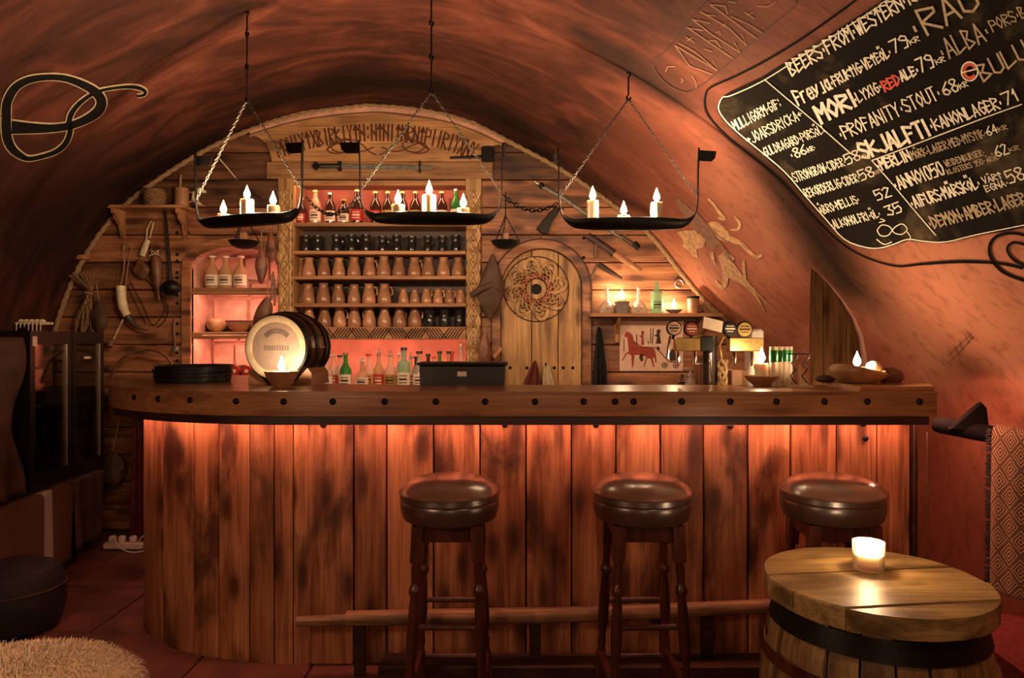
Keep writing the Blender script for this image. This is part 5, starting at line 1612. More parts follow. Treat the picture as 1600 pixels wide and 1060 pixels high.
m = MB(); m.tube([(-.01,0,.03),(-.012,0,.13),(-.012,.01,.22)], .007, 6, twist=(.2,2,120)); obj('rope_end', m, M_rope, tk, local=True)
hr = thing('drinking_horn', 'curved pale drinking horn on the left wall shelf behind the candles', 'horn', ((311-800)/F*4.8, 4.82, zsh))
m = MB(); m.tube([(.035,0,.10),(.0,0,.115),(-.03,0,.09),(-.036,0,.05),(-.02,0,.022),(.01,0,.015)], [.010,.020,.026,.024,.016,.005], 10); obj('body', m, M_bone, hr, local=True)
m = MB(); m.box(-.03, .03, -.02, .02, 0, .012, None, .003); obj('stand', m, M_bowl, hr, local=True)

Y9 = 4.85
def W(px, py, d=0.0): return P(px, py, Y9+d)
# bundle of herbs and hides
hb = thing('herb_bundle', 'tied bundle of dried stalks hanging above the fridge', 'herb bundle', W(140, 540))
rn = random.Random(2)
for k_ in range(16):
    x0_ = 127+rn.uniform(-4, 4); 
    pts_ = [W(x0_-20+k_*2.4+rn.uniform(-4,4), 425+rn.uniform(0,12), rn.uniform(-.03,.0)), W(135+k_*.6, 452, rn.uniform(-.03,.0)), W(138+rn.uniform(-3,3), 460, rn.uniform(-.03,0)), W(122+k_*1.6, 490, rn.uniform(-.03,.01)), W(118+k_*2+rn.uniform(-3,3), 515+rn.uniform(-6,12), rn.uniform(-.02,.01))]
    m = MB(); m.tube(catmull([tuple(p) for p in pts_], 3), [.006]*13, 5); obj('stalk', m, M_wicker, hb)
m = MB(); m.tube([(W(138,459,-.02).x+.03*cos(a), W(138,459,-.02).y+.03*sin(a), W(138,459).z+.004*sin(3*a)) for a in [2*pi*i/14 for i in range(14)]], .006, 5, closed=True); obj('binding', m, M_rope, hb)
blob('hide_bag', 'brown wrinkled hide bag hanging beside the dried stalks', 'bag', 155, 495, 4.84, 30, 52, M_hide, 0, (150,440), seed=21)
# wooden peg bracket
m = MB(); m.box(BX(115), BX(141), 4.82, YB, BZ(407), BZ(400), None, .005); tag(obj('wall_bracket', m, M_bowl), 'short wooden peg bracket at the foot of the arch rope', 'bracket')
# horn with bone cap
hn = thing('horn_sheath', 'powder horn with a white bone cap hanging on a cord', 'horn', W(200, 515))
m = MB(); m.tube(catmull([tuple(W(189,447)), tuple(W(190,465)), tuple(W(193,482)), tuple(W(199,494))], 4), [.032]*5+[.031]*4+[.027]*4, 12); obj('bone_cap', m, M_bone, hn)
m = MB(); m.tube(catmull([tuple(W(199,494)), tuple(W(208,506)), tuple(W(220,514)), tuple(W(232,517))], 4), [.024,.022,.020,.018,.016,.015,.013,.011,.009,.007,.005,.004,.002], 12); obj('horn_tip', m, M_horn, hn)
m = MB(); m.tube(catmull([tuple(W(188,447)), tuple(W(194,420)), tuple(W(194,385)), tuple(W(198,380)), tuple(W(206,386)), tuple(W(200,415)), tuple(W(197,450)), tuple(W(197,490))], 5), .004, 6, twist=(.2,2,200)); obj('cord', m, M_rope, hn)
m = link_chain(W(192,500), W(178,530), 0, .016, .002, .005, .011); obj('chain', m, M_bone, hn)
blob('bone_charm', 'knotted bone charm dangling from the horn chain', 'charm', 172, 537, 4.85, 14, 14, M_leather, seed=3, wob=.3)
# brush / scraper
br = thing('bone_scraper', 'pale wooden scraper hanging by a loop above the leather cone', 'scraper', W(226, 402))
m = MB(); m.tube([W(222,400), W(226,388), W(231,375)], [.020,.022,.016], 10, flat=.45, up=(0,1,0)); obj('blade', m, M_bone, br)
m = MB(); m.tube([W(229,376), W(230,358), W(236,346), W(240,348), W(234,372)], .004, 5); obj('loop', m, M_bone, br)
# leather cone and shoe
cn = thing('leather_cone', 'leather cone pouch tied at the top with a pale bow', 'pouch', W(248, 470))
m = MB(); m.tube([W(248,469), W(247,455), W(246,440), W(245,422), W(244,405), W(243,398), W(242,392)], [.006,.016,.028,.038,.032,.016,.028], 12); obj('body', m, M_leather, cn)
m = MB()
for a in (-1, 1): m.tube([W(242,396,-.03), W(242+a*6,391,-.035), W(242+a*4,398,-.035), W(242,397,-.035), W(242+a*9,400,-.035)], .0028, 5)
obj('bow', m, M_bone, cn)
m = MB(); m.tube([W(234,402), W(238,381), W(246,378), W(251,388), W(249,404)], .004, 5); obj('strap', m, M_leather, cn)
blob('leather_shoe', 'small brown leather shoe hanging left of the leather cone', 'shoe', 224, 420, 4.86, 26, 32, M_leather, -.2, (231,395), seed=31, depth=.4)
# ladle
ld = thing('iron_ladle', 'long black iron ladle hanging on the left wall', 'ladle', W(266, 464))
m = MB(); m.tube([W(258,328), W(259,345), W(262,380), W(265,420), W(266,440)], [.007,.010,.011,.013,.016], 8); obj('handle', m, M_iron, ld)
m = MB(); m.ball(W(267,450,-.03), .064, 16, 10, (1,.8,.85)); obj('bowl', m, M_iron, ld)
# wire hair pins
for k_, ln in enumerate(([(196,440),(212,475),(228,507)], [(203,440),(222,475),(238,508),(252,495),(258,480),(252,470)], [(222,430),(250,460),(262,480),(258,500),(246,512)])):
    m = MB(); m.tube(catmull([tuple(W(x,y,.03)) for x,y in ln], 6), .003, 5)
    tag(obj('bent_wire', m, M_iron), ['straight bent wire nearest the horn on the left wall', 'long looped wire in the middle of the wall wires', 'round coil of wire nearest the small spoon'][k_], 'wire', 'wires on the left wall')
so = thing('small_spoon', 'small metal spoon hanging at the right of the left wall', 'spoon', W(272, 550))
m = MB(); m.tube([W(272,498), W(271,515), W(273,540)], [.010,.011,.008], 8, flat=.5); obj('handle', m, M_leather, so)
m = MB(); m.ball(W(273,546,-.01), .026, 12, 8, (1,.4,.9)); obj('bowl', m, M_steel, so)
hoop = thing('basket_hoop', 'bark basket with a tall bent hoop handle hung behind the tray stack', 'basket', P(224, 604, 4.78))
m = MB(); m.tube(catmull([tuple(P(x,y,4.78)) for x,y in ((172,600),(180,575),(198,556),(222,547),(248,550),(266,565),(278,598))], 5), .010, 7); obj('hoop_handle', m, M_leather, hoop)
m = MB(); c = P(224, 604, 4.78); m.lathe([(.15,-.16),(.21,-.05),(.232,0),(.215,0),(.14,-.15)], Matrix.Translation(c) @ Matrix.Diagonal((1,.4,1,1)), 24); obj('bark_wall', m, M_hide, hoop)
m = MB(); m.lathe([(.001,-.165),(.15,-.165),(.15,-.15),(.001,-.15)], Matrix.Translation(c) @ Matrix.Diagonal((1,.4,1,1)), 24); obj('base', m, M_hide, hoop)
drape_later = True

# ------------------------------------------------------------------ things on the bar
ZT_ = ZT
tr = []
for k_ in range(4):
    lathe_thing('serving_tray', ['lowest round black tray of the stack on the bar end','second round black tray from the bottom of the stack','third round black tray from the bottom of the stack','topmost round black tray of the stack on the bar end'][k_], 'tray', ((299-800)/F*3.34+[0,.003,-.004,.006][k_], 3.36, ZT_+.016*k_), [(.001,0),(.155,0),(.168,.004),(.172,.026),(.178,.030),(.174,.031),(.165,.017),(.001,.016)], M_black, 40, 'stack of black trays')
# cask
KY = 3.22
kc = P(452, 551, KY)
keg = thing('small_cask', 'small wooden cask lying on its side with a pale round head', 'cask', (kc.x, KY, ZT_))
T = Matrix.Translation((0, 0, .166)) @ Matrix.Rotation(R(-9), 4, 'Z') @ Matrix.Rotation(pi/2, 4, 'X')
def kr(z): return .142+.018*(1-(z/.13)**2)
for k_ in range(18):
    a0 = 2*pi*k_/18+.01; a1 = 2*pi*(k_+1)/18-.01
    m = MB(); zs_ = [-.13,-.08,0,.08,.13]; vs = []
    for z in zs_:
        r = kr(z)
        for (rr_, aa) in ((r,a0),(r,(a0+a1)/2),(r,a1),(r-.016,a1),(r-.016,a0)): vs.append((rr_*cos(aa), rr_*sin(aa), z))
    fs = [(i*5+j, i*5+(j+1) % 5, (i+1)*5+(j+1) % 5, (i+1)*5+j) for i in range(4) for j in range(5)]+[(4,3,2,1,0),(20,21,22,23,24)]
    m.add(vs, fs, T); obj('stave', m, M_stoolwood, keg, local=True)
for z, h in ((.11,.03),(.045,.022),(-.045,.022),(-.11,.03)):
    m = MB(); m.lathe([(kr(z-h/2)-.002,z-h/2),(kr(z-h/2)+.004,z-h/2),(kr(z+h/2)+.004,z+h/2),(kr(z+h/2)-.002,z+h/2)], T, 36, caps=False); obj('hoop', m, M_iron, keg, local=True)
m = MB(); m.lathe([(.112,.126),(.128,.134),(.141,.131),(.139,.120),(.112,.116)], T, 40, caps=False); obj('pale_rim', m, M_linen, keg, local=True)
m = MB(); m.lathe([(.001,.118),(.113,.118),(.113,.110),(.001,.110)], T, 36); hd = obj('head', m, simple('silvered_head', (0.55,0.42,0.34), 0.35, 0.3, 0.15, 30), keg, local=True)
m = MB()
for sg, rr_ in ((1, .09),):
    for k_ in range(15):
        a = 2.35-k_*.11
        m.box(-.004, .004, -.0105, .0105, .1175, .1192, T @ Matrix.Rotation(a-pi/2, 4, 'Z') @ Matrix.Translation((0, .072, 0)))
obj('stamped_arc', m, M_stone, hd, local=True); m = MB()
for k_ in range(10): m.box(-.06+.012*k_, -.052+.012*k_, -.012, .008, .1175, .1192, T)
m.box(-.06, .06, -.013, -.011, .1175, .1192, T)
obj('stamped_lettering', m, M_stone, hd, local=True)
for sx in (-1, 1):
    m = MB(); m.prism([(sx*.06,0),(sx*.15,0),(sx*.15,.05),(sx*.13,.075)], -.09, .09, 0, Matrix.Rotation(R(-9), 4, 'Z')); obj('chock', m, M_bowl, keg, local=True, smooth=False)
def candle_bowl(label, loc, r, h, cr, ch, power, clabel, bm):
    t = thing('candle_bowl', label, 'bowl', loc)
    m = MB(); m.lathe([(.001,0),(r*.45,0),(r*.5,.004),(r*.85,h*.6),(r,h),(r*.93,h),(r*.75,h*.6),(r*.4,h*.3),(.001,h*.3)], None, 26); obj('bowl', m, bm, t, local=True)
    candle(clabel, (loc[0], loc[1], loc[2]+h*.3), cr, ch, power, 'candles standing on the bar and shelves')
candle_bowl('turned wooden bowl in front of the cask head', (P(440,604,2.96).x, 2.96, ZT_), .072, .068, .03, .045, 2.6, 'candle glowing in the bowl before the cask', M_bowl)
candle_bowl('wooden bowl beside the tall glasses on the bar', (P(1190,603,3.03).x, 3.03, ZT_), .072, .045, .028, .085, 2.2, 'tall candle in the bowl beside the tall glasses', M_bowl)
# black caddy
cd = thing('bar_caddy', 'wide black plastic caddy standing behind the bar top', 'caddy', (P(724,600,3.32).x, 3.32, .96))
hw = 62/F*3.32; zt_ = P(0,570,3.32).z-.96
m = MB(); m.prism([(-hw,0),(hw,0),(hw+.012,zt_),(-hw-.008,zt_)], -.10, .10, .006); obj('body', m, M_black, cd, local=True, smooth=False)
m = MB(); m.box(-hw-.02, hw+.024, -.112, .112, zt_, zt_+.012, None, .005); obj('rim', m, M_black, cd, local=True)
m = MB(); m.box(-.02, .022, -.106, -.10, zt_-.05, zt_-.028); obj('metal_badge', m, M_silver, cd, local=True)
# beer taps
YT = 3.26
tap = thing('beer_tap_tower', 'beer tap tower with brass boxes on a dark carved post', 'beer tap', (P(1118,600,YT).x, YT, .96))
def TP(px, py, d=0.0): return P(px, py, YT+d)
m = MB(); a, b = TP(1104,600), TP(1122,525); m.lathe([(.032,.96),(.032,b.z-.03),(.036,b.z)], Matrix.Translation((TP(1112,0).x, YT+.03, 0)), 18); obj('post', m, M_darkwood, tap)
m = MB()
for s_ in range(3):
    pl = [(TP(1129,0).x+.018*sin(t*.55+s_*2.1), YT-.008*cos(t*1.1+s_), .96+t*.0125) for t in range(0, 23)]
    m.tube(pl, .0095, 7)
m.box(TP(1121,0).x, TP(1137,0).x, YT+.008, YT+.03, .96, .96+.27); obj('carved_panel', m, M_carve, tap)
for (x0_, x1_, y0_, y1_, mat) in ((1053,1092,528,549,M_brass),(1137,1190,528,549,M_brass),(1092,1112,526,549,M_black)):
    A_, B_ = TP(x0_, y1_), TP(x1_, y0_)
    m = MB(); m.box(A_.x, B_.x, YT-.03, YT+.02, A_.z, B_.z, None, .003); obj('tap_box' if mat is M_brass else 'joint_box', m, mat, tap, smooth=False)
for px, mat in ((1060,M_chrome),(1086,M_chrome),(1148,M_chrome),(1175,M_chrome)):
    m = MB(); m.tube([TP(px,548,-.01), TP(px,560,-.02), TP(px-1,572,-.02)], [.009,.009,.006], 8); obj('spout', m, mat, tap)
m = MB(); m.tube([TP(1043,560,-.03), TP(1044,545,-.03), TP(1048,525,-.02)], [.008,.006,.008], 8); obj('lever', m, M_chrome, tap)
m = MB(); m.tube([TP(1110,601,-.02), TP(1110,552,-.02)], .008, 10); obj('chrome_pipe', m, M_chrome, tap)
m = MB(); m.tube([TP(1127,560,.0), TP(1124,540,0), TP(1130,527,0), TP(1139,524,0)], .006, 8); obj('brass_pipe', m, M_brass, tap)
for px, py, r, mat, nm in ((1053,513,12,M_parch,'cream tap lens'),(1080,514,12,M_redprint,'dark red tap lens'),(1140,514,12,M_black,'black tap lens with pale print'),(1163,515,13,M_gold,'golden tap lens')):
    c = TP(px, py, -.03); rr_ = r/F*YT
    T = Matrix.Translation(c) @ Matrix.Rotation(pi/2, 4, 'X')
    m = MB(); m.lathe([(rr_*.8,-.012),(rr_,-.006),(rr_,.002),(rr_*.88,.005),(.001,.005)], T, 24); o = obj('tap_badge', m, M_iron, tap); o['label'] = nm
    m = MB(); m.lathe([(rr_*.86,.0045),(rr_*.8,.008),(.001,.009)], T, 24); obj('badge_face', m, mat, o)
    m = MB()
    ink = M_paper if mat in (M_black, M_redprint) else M_inkprint
    for q_, (wz, hz) in enumerate(((.5,.05),(.62,.1),(.4,.05))):
        zz = c.z+rr_*(.35-.35*q_)
        m.box(c.x-rr_*wz, c.x+rr_*wz, c.y-.0105, c.y-.0098, zz-rr_*hz, zz+rr_*hz)
    obj('badge_print', m, ink, o)
    m = MB(); m.tube([(c.x, c.y+.004, c.z-rr_), (c.x, YT-.01, TP(0,529).z)], .006, 6); obj('badge_stem', m, M_iron, o)
m = MB(); m.box(-.045,.045,-.0015,.0015,-.055,.0, Matrix.Translation(TP(1115,499,-.05)) @ Matrix.Rotation(R(14),4,'Y') @ Matrix.Rotation(R(-20),4,'X'))
bm_ = obj('beer_mat', m, M_paper, tap, smooth=False)
m = MB(); m.lathe([(.001,-.003),(.026,-.003),(.026,.0),(.001,.0)], Matrix.Translation(TP(1115,507,-.056)) @ Matrix.Rotation(pi/2-.35, 4, 'X') @ Matrix.Scale(.7,4,(0,1,0)), 18); obj('mat_print', m, M_redprint, bm_)
m = MB(); m.box(TP(1178,0).x, TP(1202,0).x, YT+.06, YT+.14, .96, TP(0,514).z, None, .012); tag(obj('white_canister', m, M_white), 'white plastic canister behind the golden tap lens', 'canister')
for px0, px1, py, lab in ((1088,1106,568,'narrow wooden box standing under the left brass tap box'),(1137,1170,577,'low wooden box standing under the right brass tap box')):
    a = P(px0,py,3.42); b = P(px1,py,3.42)
    m = MB(); m.box(a.x, b.x, 3.36, 3.46, .96, a.z, None, .004); tag(obj('wooden_box', m, M_bowl, smooth=False), lab, 'box')
sd = thing('soap_dispenser', 'white pump soap dispenser behind the bar by the horse picture', 'soap dispenser', (P(1079,600,3.4).x, 3.4, .96))
m = MB(); m.lathe([(.001,0),(.028,0),(.030,.01),(.030,.14),(.022,.175),(.010,.185),(.010,.195)], None, 18); obj('bottle', m, M_white, sd, local=True)
m = MB(); m.lathe([(.012,.19),(.012,.205),(.005,.207),(.005,.225),(.001,.226)], None, 12); m.box(-.03,.008,-.007,.007,.222,.232,None,.003); obj('pump', m, M_white, sd, local=True)
lathe_thing('chrome_faucet', 'small chrome knob faucet left of the soap dispenser', 'faucet', (P(1066,600,3.4).x, 3.40, .96), [(.001,0),(.02,0),(.012,.06),(.012,.14),(.02,.15),(.02,.165),(.01,.17),(.016,.185),(.01,.2),(.001,.2)], M_chrome, 14)
# tall glasses
for k_, px in enumerate((1209,1217,1225,1232)):
    yy_ = 3.02+.05*(k_ % 2)+.05
    t = thing('tall_glass', '%s of the four tall green-banded glasses beside the candle bowl' % ['leftmost','second from left','third from left','rightmost'][k_], 'glass', (P(px,600,yy_).x, yy_, ZT_ if yy_ < 3.1 else .96), 'tall glasses on the bar')
    t.location.z = ZT_; t.location.y = 3.00+.028*k_; t.location.x = P(px,600,t.location.y).x
    m = MB(); m.lathe([(.001,0),(.015,0),(.0155,.004),(.018,.17),(.0168,.17),(.0145,.008),(.001,.007)], None, 16); obj('glass_body', m, M_glass, t, local=True)
    m = MB(); m.lathe([(.0172,.105),(.0184,.155),(.0186,.155),(.0174,.105)], None, 16, caps=False); obj('green_band', m, M_green, t, local=True)
wr = thing('wire_rack', 'zigzag bent wire rack beside the tall glasses', 'wire rack', (P(1245,600,3.0).x, 3.0, ZT_))
for dx in (-.028, .022):
    m = MB(); m.tube([(dx-.02,0,.14),(dx+.028,0,.138),(dx+.03,0,.125),(dx+.005,0,.10),(dx+.025,0,.075),(dx+.0,0,.045),(dx+.02,0,.02),(dx+.035,0,.004),(dx-.025,0,.004)], .003, 6); obj('wire', m, M_iron, wr, local=True)
m = MB(); m.box(-.05, .06, -.03, .03, 0, .006); obj('base', m, M_linen, wr, local=True)
# raised board at the right end of the bar, with the gourd lamp
m = MB()
poly_ = [(P(1345,604,2.74).x, 2.745), (XE-.002, 2.745), (XE+.17, 3.10), (P(1290,596,3.09).x, 3.09)]
n = 4
m.add([(x,y,ZT_) for x,y in poly_]+[(x,y,ZT_+.018) for x,y in poly_], [(3,2,1,0),(4,5,6,7)]+[(i,(i+1)%4,4+(i+1)%4,4+i) for i in range(4)])
tag(obj('raised_board', m, M_counter, smooth=False), 'pale raised board at the right end of the bar top', 'board')
gd = thing('gourd_lamp', 'hollow gourd lamp on the raised board at the right end', 'gourd lamp', (P(1341,598,2.95).x, 2.95, ZT_+.018))
m = MB(); seg = 20; vs = []; fs = []
prof = [(.02,0),(.055,.004),(.085,.03),(.09,.05),(.082,.066),(.072,.064),(.075,.045),(.05,.015),(.001,.012)]
for r, z in prof:
    for i in range(seg):
        a = 2*pi*i/seg
        vs.append((r*1.35*cos(a), r*.8*sin(a), z*(1.0+.18*cos(a+pi)+.12*sin(2*a))))
for k_ in range(len(prof)-1):
    for i in range(seg): fs.append((k_*seg+i, k_*seg+(i+1)%seg, (k_+1)*seg+(i+1)%seg, (k_+1)*seg+i))
m.add(vs, fs); obj('shell', m, M_gourd, gd, local=True)
m = MB(); m.ball((.075,.02,.062), .035, 12, 8, (1,.7,.9)); obj('neck_knob', m, M_linen, gd, local=True)
candle('tealight burning inside the hollow gourd', (gd.location.x-.005, gd.location.y, gd.location.z+.014), .02, .052, 8.0, 'candles standing on the bar and shelves')
m = MB(); m.ball((P(1290,592,3.05).x, 3.05, ZT_+.03), .03, 12, 8, (1.5,.8,.6)); tag(obj('dark_pod', m, M_horn), 'small dark dried pod left of the gourd lamp', 'dried pod')
m = MB(); m.ball((P(1392,592,2.98).x, 2.98, ZT_+.045), .05, 14, 8, (1.1,.7,.75)); tag(obj('leather_lump', m, M_leather), 'dark red-brown leather lump right of the gourd lamp', 'leather')

# ------------------------------------------------------------------ right shelf on the back wall
zr = BZ(491)
rs = thing('wall_shelf', 'long wall shelf with candles above the horse picture', 'shelf', (BX(1022), 4.82, zr-.03))
m = MB(); m.box(BX(918), BX(1118), 4.72, YB-.001, zr-.024, zr, None, .003); obj('board', m, M_shelfwood, rs, smooth=False)
for px in (963, 1092):
    m = MB(); m.box(BX(px)-.015, BX(px)+.015, 4.865, YB-.001, zr-.20, zr-.024, None, .003); m.prism([(0,0),(-.12,0),(0,-.12)], -.012, .012, 0, Matrix.Translation((BX(px), 4.867, zr-.024)) @ Matrix.Rotation(pi/2, 4, 'Z')); obj('bracket', m, M_shelfwoodZ, rs, smooth=False)
YR = 4.79
def RS(px): return ((px-800)/F*YR, YR, zr)
t = thing('stone_burner', 'squat dark stone burner holding the brightest shelf candle', 'candle holder', RS(972))
m = MB(); m.lathe([(.001,0),(.05,0),(.055,.02),(.062,.04),(.05,.055),(.046,.065),(.055,.08),(.05,.08),(.035,.06),(.001,.055)], None, 20); obj('body', m, M_stone, t, local=True)
candle('bright candle in the stone burner on the right wall shelf', (t.location.x, YR, zr+.057), .03, .04, 4.0, 'candles standing on the bar and shelves')
for px, lab in ((948,'narrow-necked clear carafe at the left end of the shelf'),(998,'narrow-necked clear carafe right of the stone burner')):
    lathe_thing('glass_carafe', lab, 'carafe', RS(px), [(.001,0),(.045,0),(.055,.02),(.05,.05),(.03,.075),(.014,.09),(.012,.17),(.016,.175),(.010,.17),(.010,.09),(.04,.04),(.001,.008)], M_glass, 18)
for px in (940, 1008): lathe_thing('tealight_cup', ['tiny glass cup left of the first carafe','tiny glass cup right of the second carafe'][px > 1000], 'glass', (RS(px)[0], YR-.03, zr), [(.001,0),(.013,0),(.017,.03),(.014,.03),(.001,.006)], M_glass, 12)
bottle('pale green glass bottle between the shelf candles', RS(1026), 52/F*YR, 10/F*YR, M_teal, M_teal, None, None, 'square')
t = thing('shell_dish', 'shallow dish with a tealight on the right wall shelf', 'dish', RS(1053))
m = MB(); m.lathe([(.001,0),(.02,0),(.045,.012),(.058,.026),(.054,.026),(.03,.012),(.001,.006)], None, 18); obj('dish', m, M_stone, t, local=True)
candle('tealight in the shallow shelf dish', (RS(1053)[0], YR, zr+.010), .02, .022, 3.0, 'candles standing on the bar and shelves')
t = thing('tin_tumbler', 'straight tin tumbler with a dark band on the right wall shelf', 'tumbler', RS(1083))
m = MB(); m.lathe([(.001,0),(.036,0),(.042,.115),(.039,.115),(.033,.01),(.001,.01)], None, 18); obj('cup', m, M_bowl, t, local=True)
m = MB(); m.lathe([(.0422,.10),(.0434,.118),(.040,.118),(.039,.10)], None, 18, caps=False); obj('band', m, M_iron, t, local=True)
m = MB(); m.ball((RS(1092)[0]+.005, YR-.02, zr+.018), .020, 10, 8, (.9,.8,.9)); tag(obj('dried_plum', m, M_horn), 'small dark ball leaning against the tin tumbler', 'ball')
bb = thing('straw_brush', 'straw hand brush leaning at the right end of the shelf', 'brush', RS(1108))
m = MB(); rn = random.Random(6)
for k_ in range(40):
    a = P(1098+rn.uniform(-3,5), 488, YR); b = P(1103+rn.uniform(-1,7)+k_*.12, 484-rn.uniform(-2,2), YR)
    a = Vector((RS(1100)[0]+rn.uniform(-.01,.05), YR+rn.uniform(-.02,.02), zr+.002)); b = a+Vector((rn.uniform(-.045,-.03), 0, .05+rn.uniform(0,.02)))
    m.tube([a, b], .0016, 4)
obj('bristles', m, M_wicker, bb)
m = MB(); m.tube([Vector((RS(1092)[0], YR, zr+.06)), Vector((RS(1104)[0], YR, zr+.075))], .012, 8); obj('handle', m, M_bowl, bb)
m = MB(); c = P(1061,444,YB-.006); m.tube([(c.x+.028*cos(a), c.y, c.z+.028*sin(a)) for a in [2*pi*i/24 for i in range(24)]], .005, 6, closed=True); tag(obj('iron_ring', m, M_silver), 'small metal ring nailed above the right wall shelf', 'ring')
# horse picture
hp = thing('horse_picture', 'pinkish cloth picture of a red horse, cart and small figures', 'picture', (BX(1018), YB-.01, BZ(582)))
m = MB(); m.box(BX(968), BX(1067), YB-.008, YB-.001, BZ(580), BZ(503)); obj('cloth', m, M_parch, hp, smooth=False)
m = MB(); m.box(BX(967), BX(1068), YB-.012, YB-.001, BZ(506), BZ(502), None, .002); obj('batten', m, M_parch, hp, smooth=False)
def hpx(p): return (BX(900+p[0]/4.82), BZ(400+p[1]/4.82))
def flat(name, pl, mat, par, y=YB-.0095):
    m = MB(); m.prism([hpx(p) for p in pl], y, YB-.008); return obj(name, m, mat, par, smooth=False)
flat('horse_print', [(362,598),(378,570),(402,578),(425,600),(435,640),(470,680),(540,685),(590,700),(600,750),(605,800),(598,810),(588,765),(575,770),(590,835),(580,838),(560,775),(535,770),(515,835),(508,832),(525,760),(490,750),(440,745),(428,840),(420,838),(415,750),(385,735),(350,790),(343,788),(370,738),(395,720),(390,660),(385,615),(368,612)], M_redprint, hp)
flat('figure_print', [(488,572),(500,562),(512,572),(505,600),(512,670),(488,672),(492,620),(470,600),(490,600)], M_redprint, hp)
flat('figure_print', [(605,562),(620,552),(636,562),(628,590),(640,660),(600,662),(608,610),(585,600),(606,590)], M_inkprint, hp)
flat('figure_print', [(610,680),(630,690),(626,725),(612,700),(604,722)], M_inkprint, hp)
flat('figure_print', [(486,742),(500,742),(506,790),(488,796),(472,765)], M_inkprint, hp)
flat('figure_print', [(720,700),(745,700),(752,790),(706,795),(700,740)], M_inkprint, hp)
for ln in ([(560,545),(560,660)],[(580,545),(572,662)],[(455,590),(455,660)],[(360,625),(360,720)],[(540,640),(545,665)],[(600,690),(700,800),(790,800)],[(440,650),(500,690),(600,690)]):
    m = MB(); m.tube([(hpx(p)[0], YB-.009, hpx(p)[1]) for p in ln], .003, 4); obj('line_print', m, M_inkprint, hp)
for cx_, cy_ in ((665,825),(750,825)):
    m = MB(); c = hpx((cx_, cy_)); m.tube([(c[0]+.018*cos(a), YB-.009, c[1]+.018*sin(a)) for a in [2*pi*i/16 for i in range(16)]], .0025, 4, closed=True)
    for a in (0, 1.05, 2.1): m.tube([(c[0]-.018*cos(a), YB-.009, c[1]-.018*sin(a)), (c[0]+.018*cos(a), YB-.009, c[1]+.018*sin(a))], .0018, 4)
    obj('wheel_print', m, M_inkprint, hp)
# black cloth and door cloths
def drape(name, label, cat, px, py0, py1, w0, w1, mat, Y, folds=5, hookY=None, lean=0.0, depth=.02):
    """gathered cloth hanging from a nail"""
    m = MB(); s_ = Y/F; n = 14; k_ = 22; vs = []
    for j in range(n+1):
        f = j/n
        wd = (w0+(w1-w0)*min(1, f*1.6)**.8)*s_
        for i in range(k_+1):
            u = i/k_-.5
            vs.append(((px-800)*s_+u*wd+lean*f*(py1-py0)*s_, Y-depth*(.4+.6*f)*sin(u*pi*2*folds/2)-.01*f, EYE+(530-(py0+(py1-py0)*f))*s_-.012*f*abs(sin(u*9))))
    m.add(vs, [(j*(k_+1)+i, j*(k_+1)+i+1, (j+1)*(k_+1)+i+1, (j+1)*(k_+1)+i) for j in range(n) for i in range(k_)])
    t = thing(name, label, cat, (( px-800)*s_, Y, EYE+(530-py1)*s_))
    o = obj('cloth', m, mat, t, ang=80); md = o.modifiers.new('thickness', 'SOLIDIFY'); md.thickness = .004
    m = MB(); c = Vector(((px-800)*s_, Y, EYE+(530-py0)*s_)); m.tube([c+Vector((0,-.01,-.004)), c+Vector((0,.0,.004)), Vector((c.x, hookY or YB, c.z+.004))], .006, 6); obj('peg', m, M_iron, t)
    return t
drape('black_coat', 'narrow black cloth hanging on a peg right of the door', 'coat', 936, 513, 612, 5, 20, M_blackcloth, 4.86, 5, lean=.02)
drape('maroon_towel', 'maroon towel hanging on the door peg', 'towel', 836, 566, 615, 3, 26, M_maroon, 4.90, 4, YB+.045, lean=-.12)
drape('linen_towel', 'pale linen towel hanging beside the maroon towel', 'towel', 853, 570, 615, 6, 18, M_linen, 4.885, 4, YB+.045, lean=.12)

# ------------------------------------------------------------------ weapons right of the sign
def rod_thing(name, label, cat, parts):
    pts0 = parts[0][1]
    t = thing(name, label, cat, P(*pts0[-1], 4.86))
    for nm, pl, rad, mat, flat_ in parts:
        m = MB(); m.tube([P(x, y, 4.855) for x, y in pl], rad, 10, flat=flat_, up=(0,1,0)); obj(nm, m, mat, t)
    return t
rod_thing('spear', 'slanted steel-tipped scabbard crossing behind the right chandelier', 'scabbard', [('blade', [(846,290),(880,309),(918,335),(960,362)], .016, M_steel, .5), ('tip', [(835,283),(846,290)], [.006,.014], M_silver, .6), ('strap', [(844,287),(848,293)], .019, M_iron, .8)])
rod_thing('dagger', 'dagger with dark grip under the right chandelier', 'dagger', [('blade', [(955,362),(972,372)], .010, M_steel, .5), ('grip', [(972,370),(990,383)], [.013,.016], M_horn, .8), ('pommel', [(990,380),(998,388)], [.024,.020], M_iron, .8), ('guard', [(968,377),(977,366)], .008, M_steel, .8)])
rod_thing('sheath', 'long brown wooden sheath pointing down to the shelf candles', 'sheath', [('upper_half', [(918,368),(940,382),(960,396)], .024, M_darkwood, .5), ('lower_half', [(960,396),(980,409),(1001,423)], [.022,.022,.018], M_bowl, .5), ('buckle', [(954,400),(961,392)], .010, M_iron, .8)])
rod_thing('short_sheath', 'short dark sheath below the long wooden sheath', 'sheath', [('body', [(934,412),(952,424),(971,436)], [.020,.018,.012], M_darkwood, .5), ('hanger', [(934,412),(928,424),(925,436)], .011, M_leather, .5)])
m = MB(); m.tube([P(933,372,4.865), P(931,390,4.865), P(931,402,4.865)], [.012,.014,.012], 8, flat=.5); tag(obj('leather_hanger', m, M_leather), 'short dark leather strap above the short sheath', 'strap')
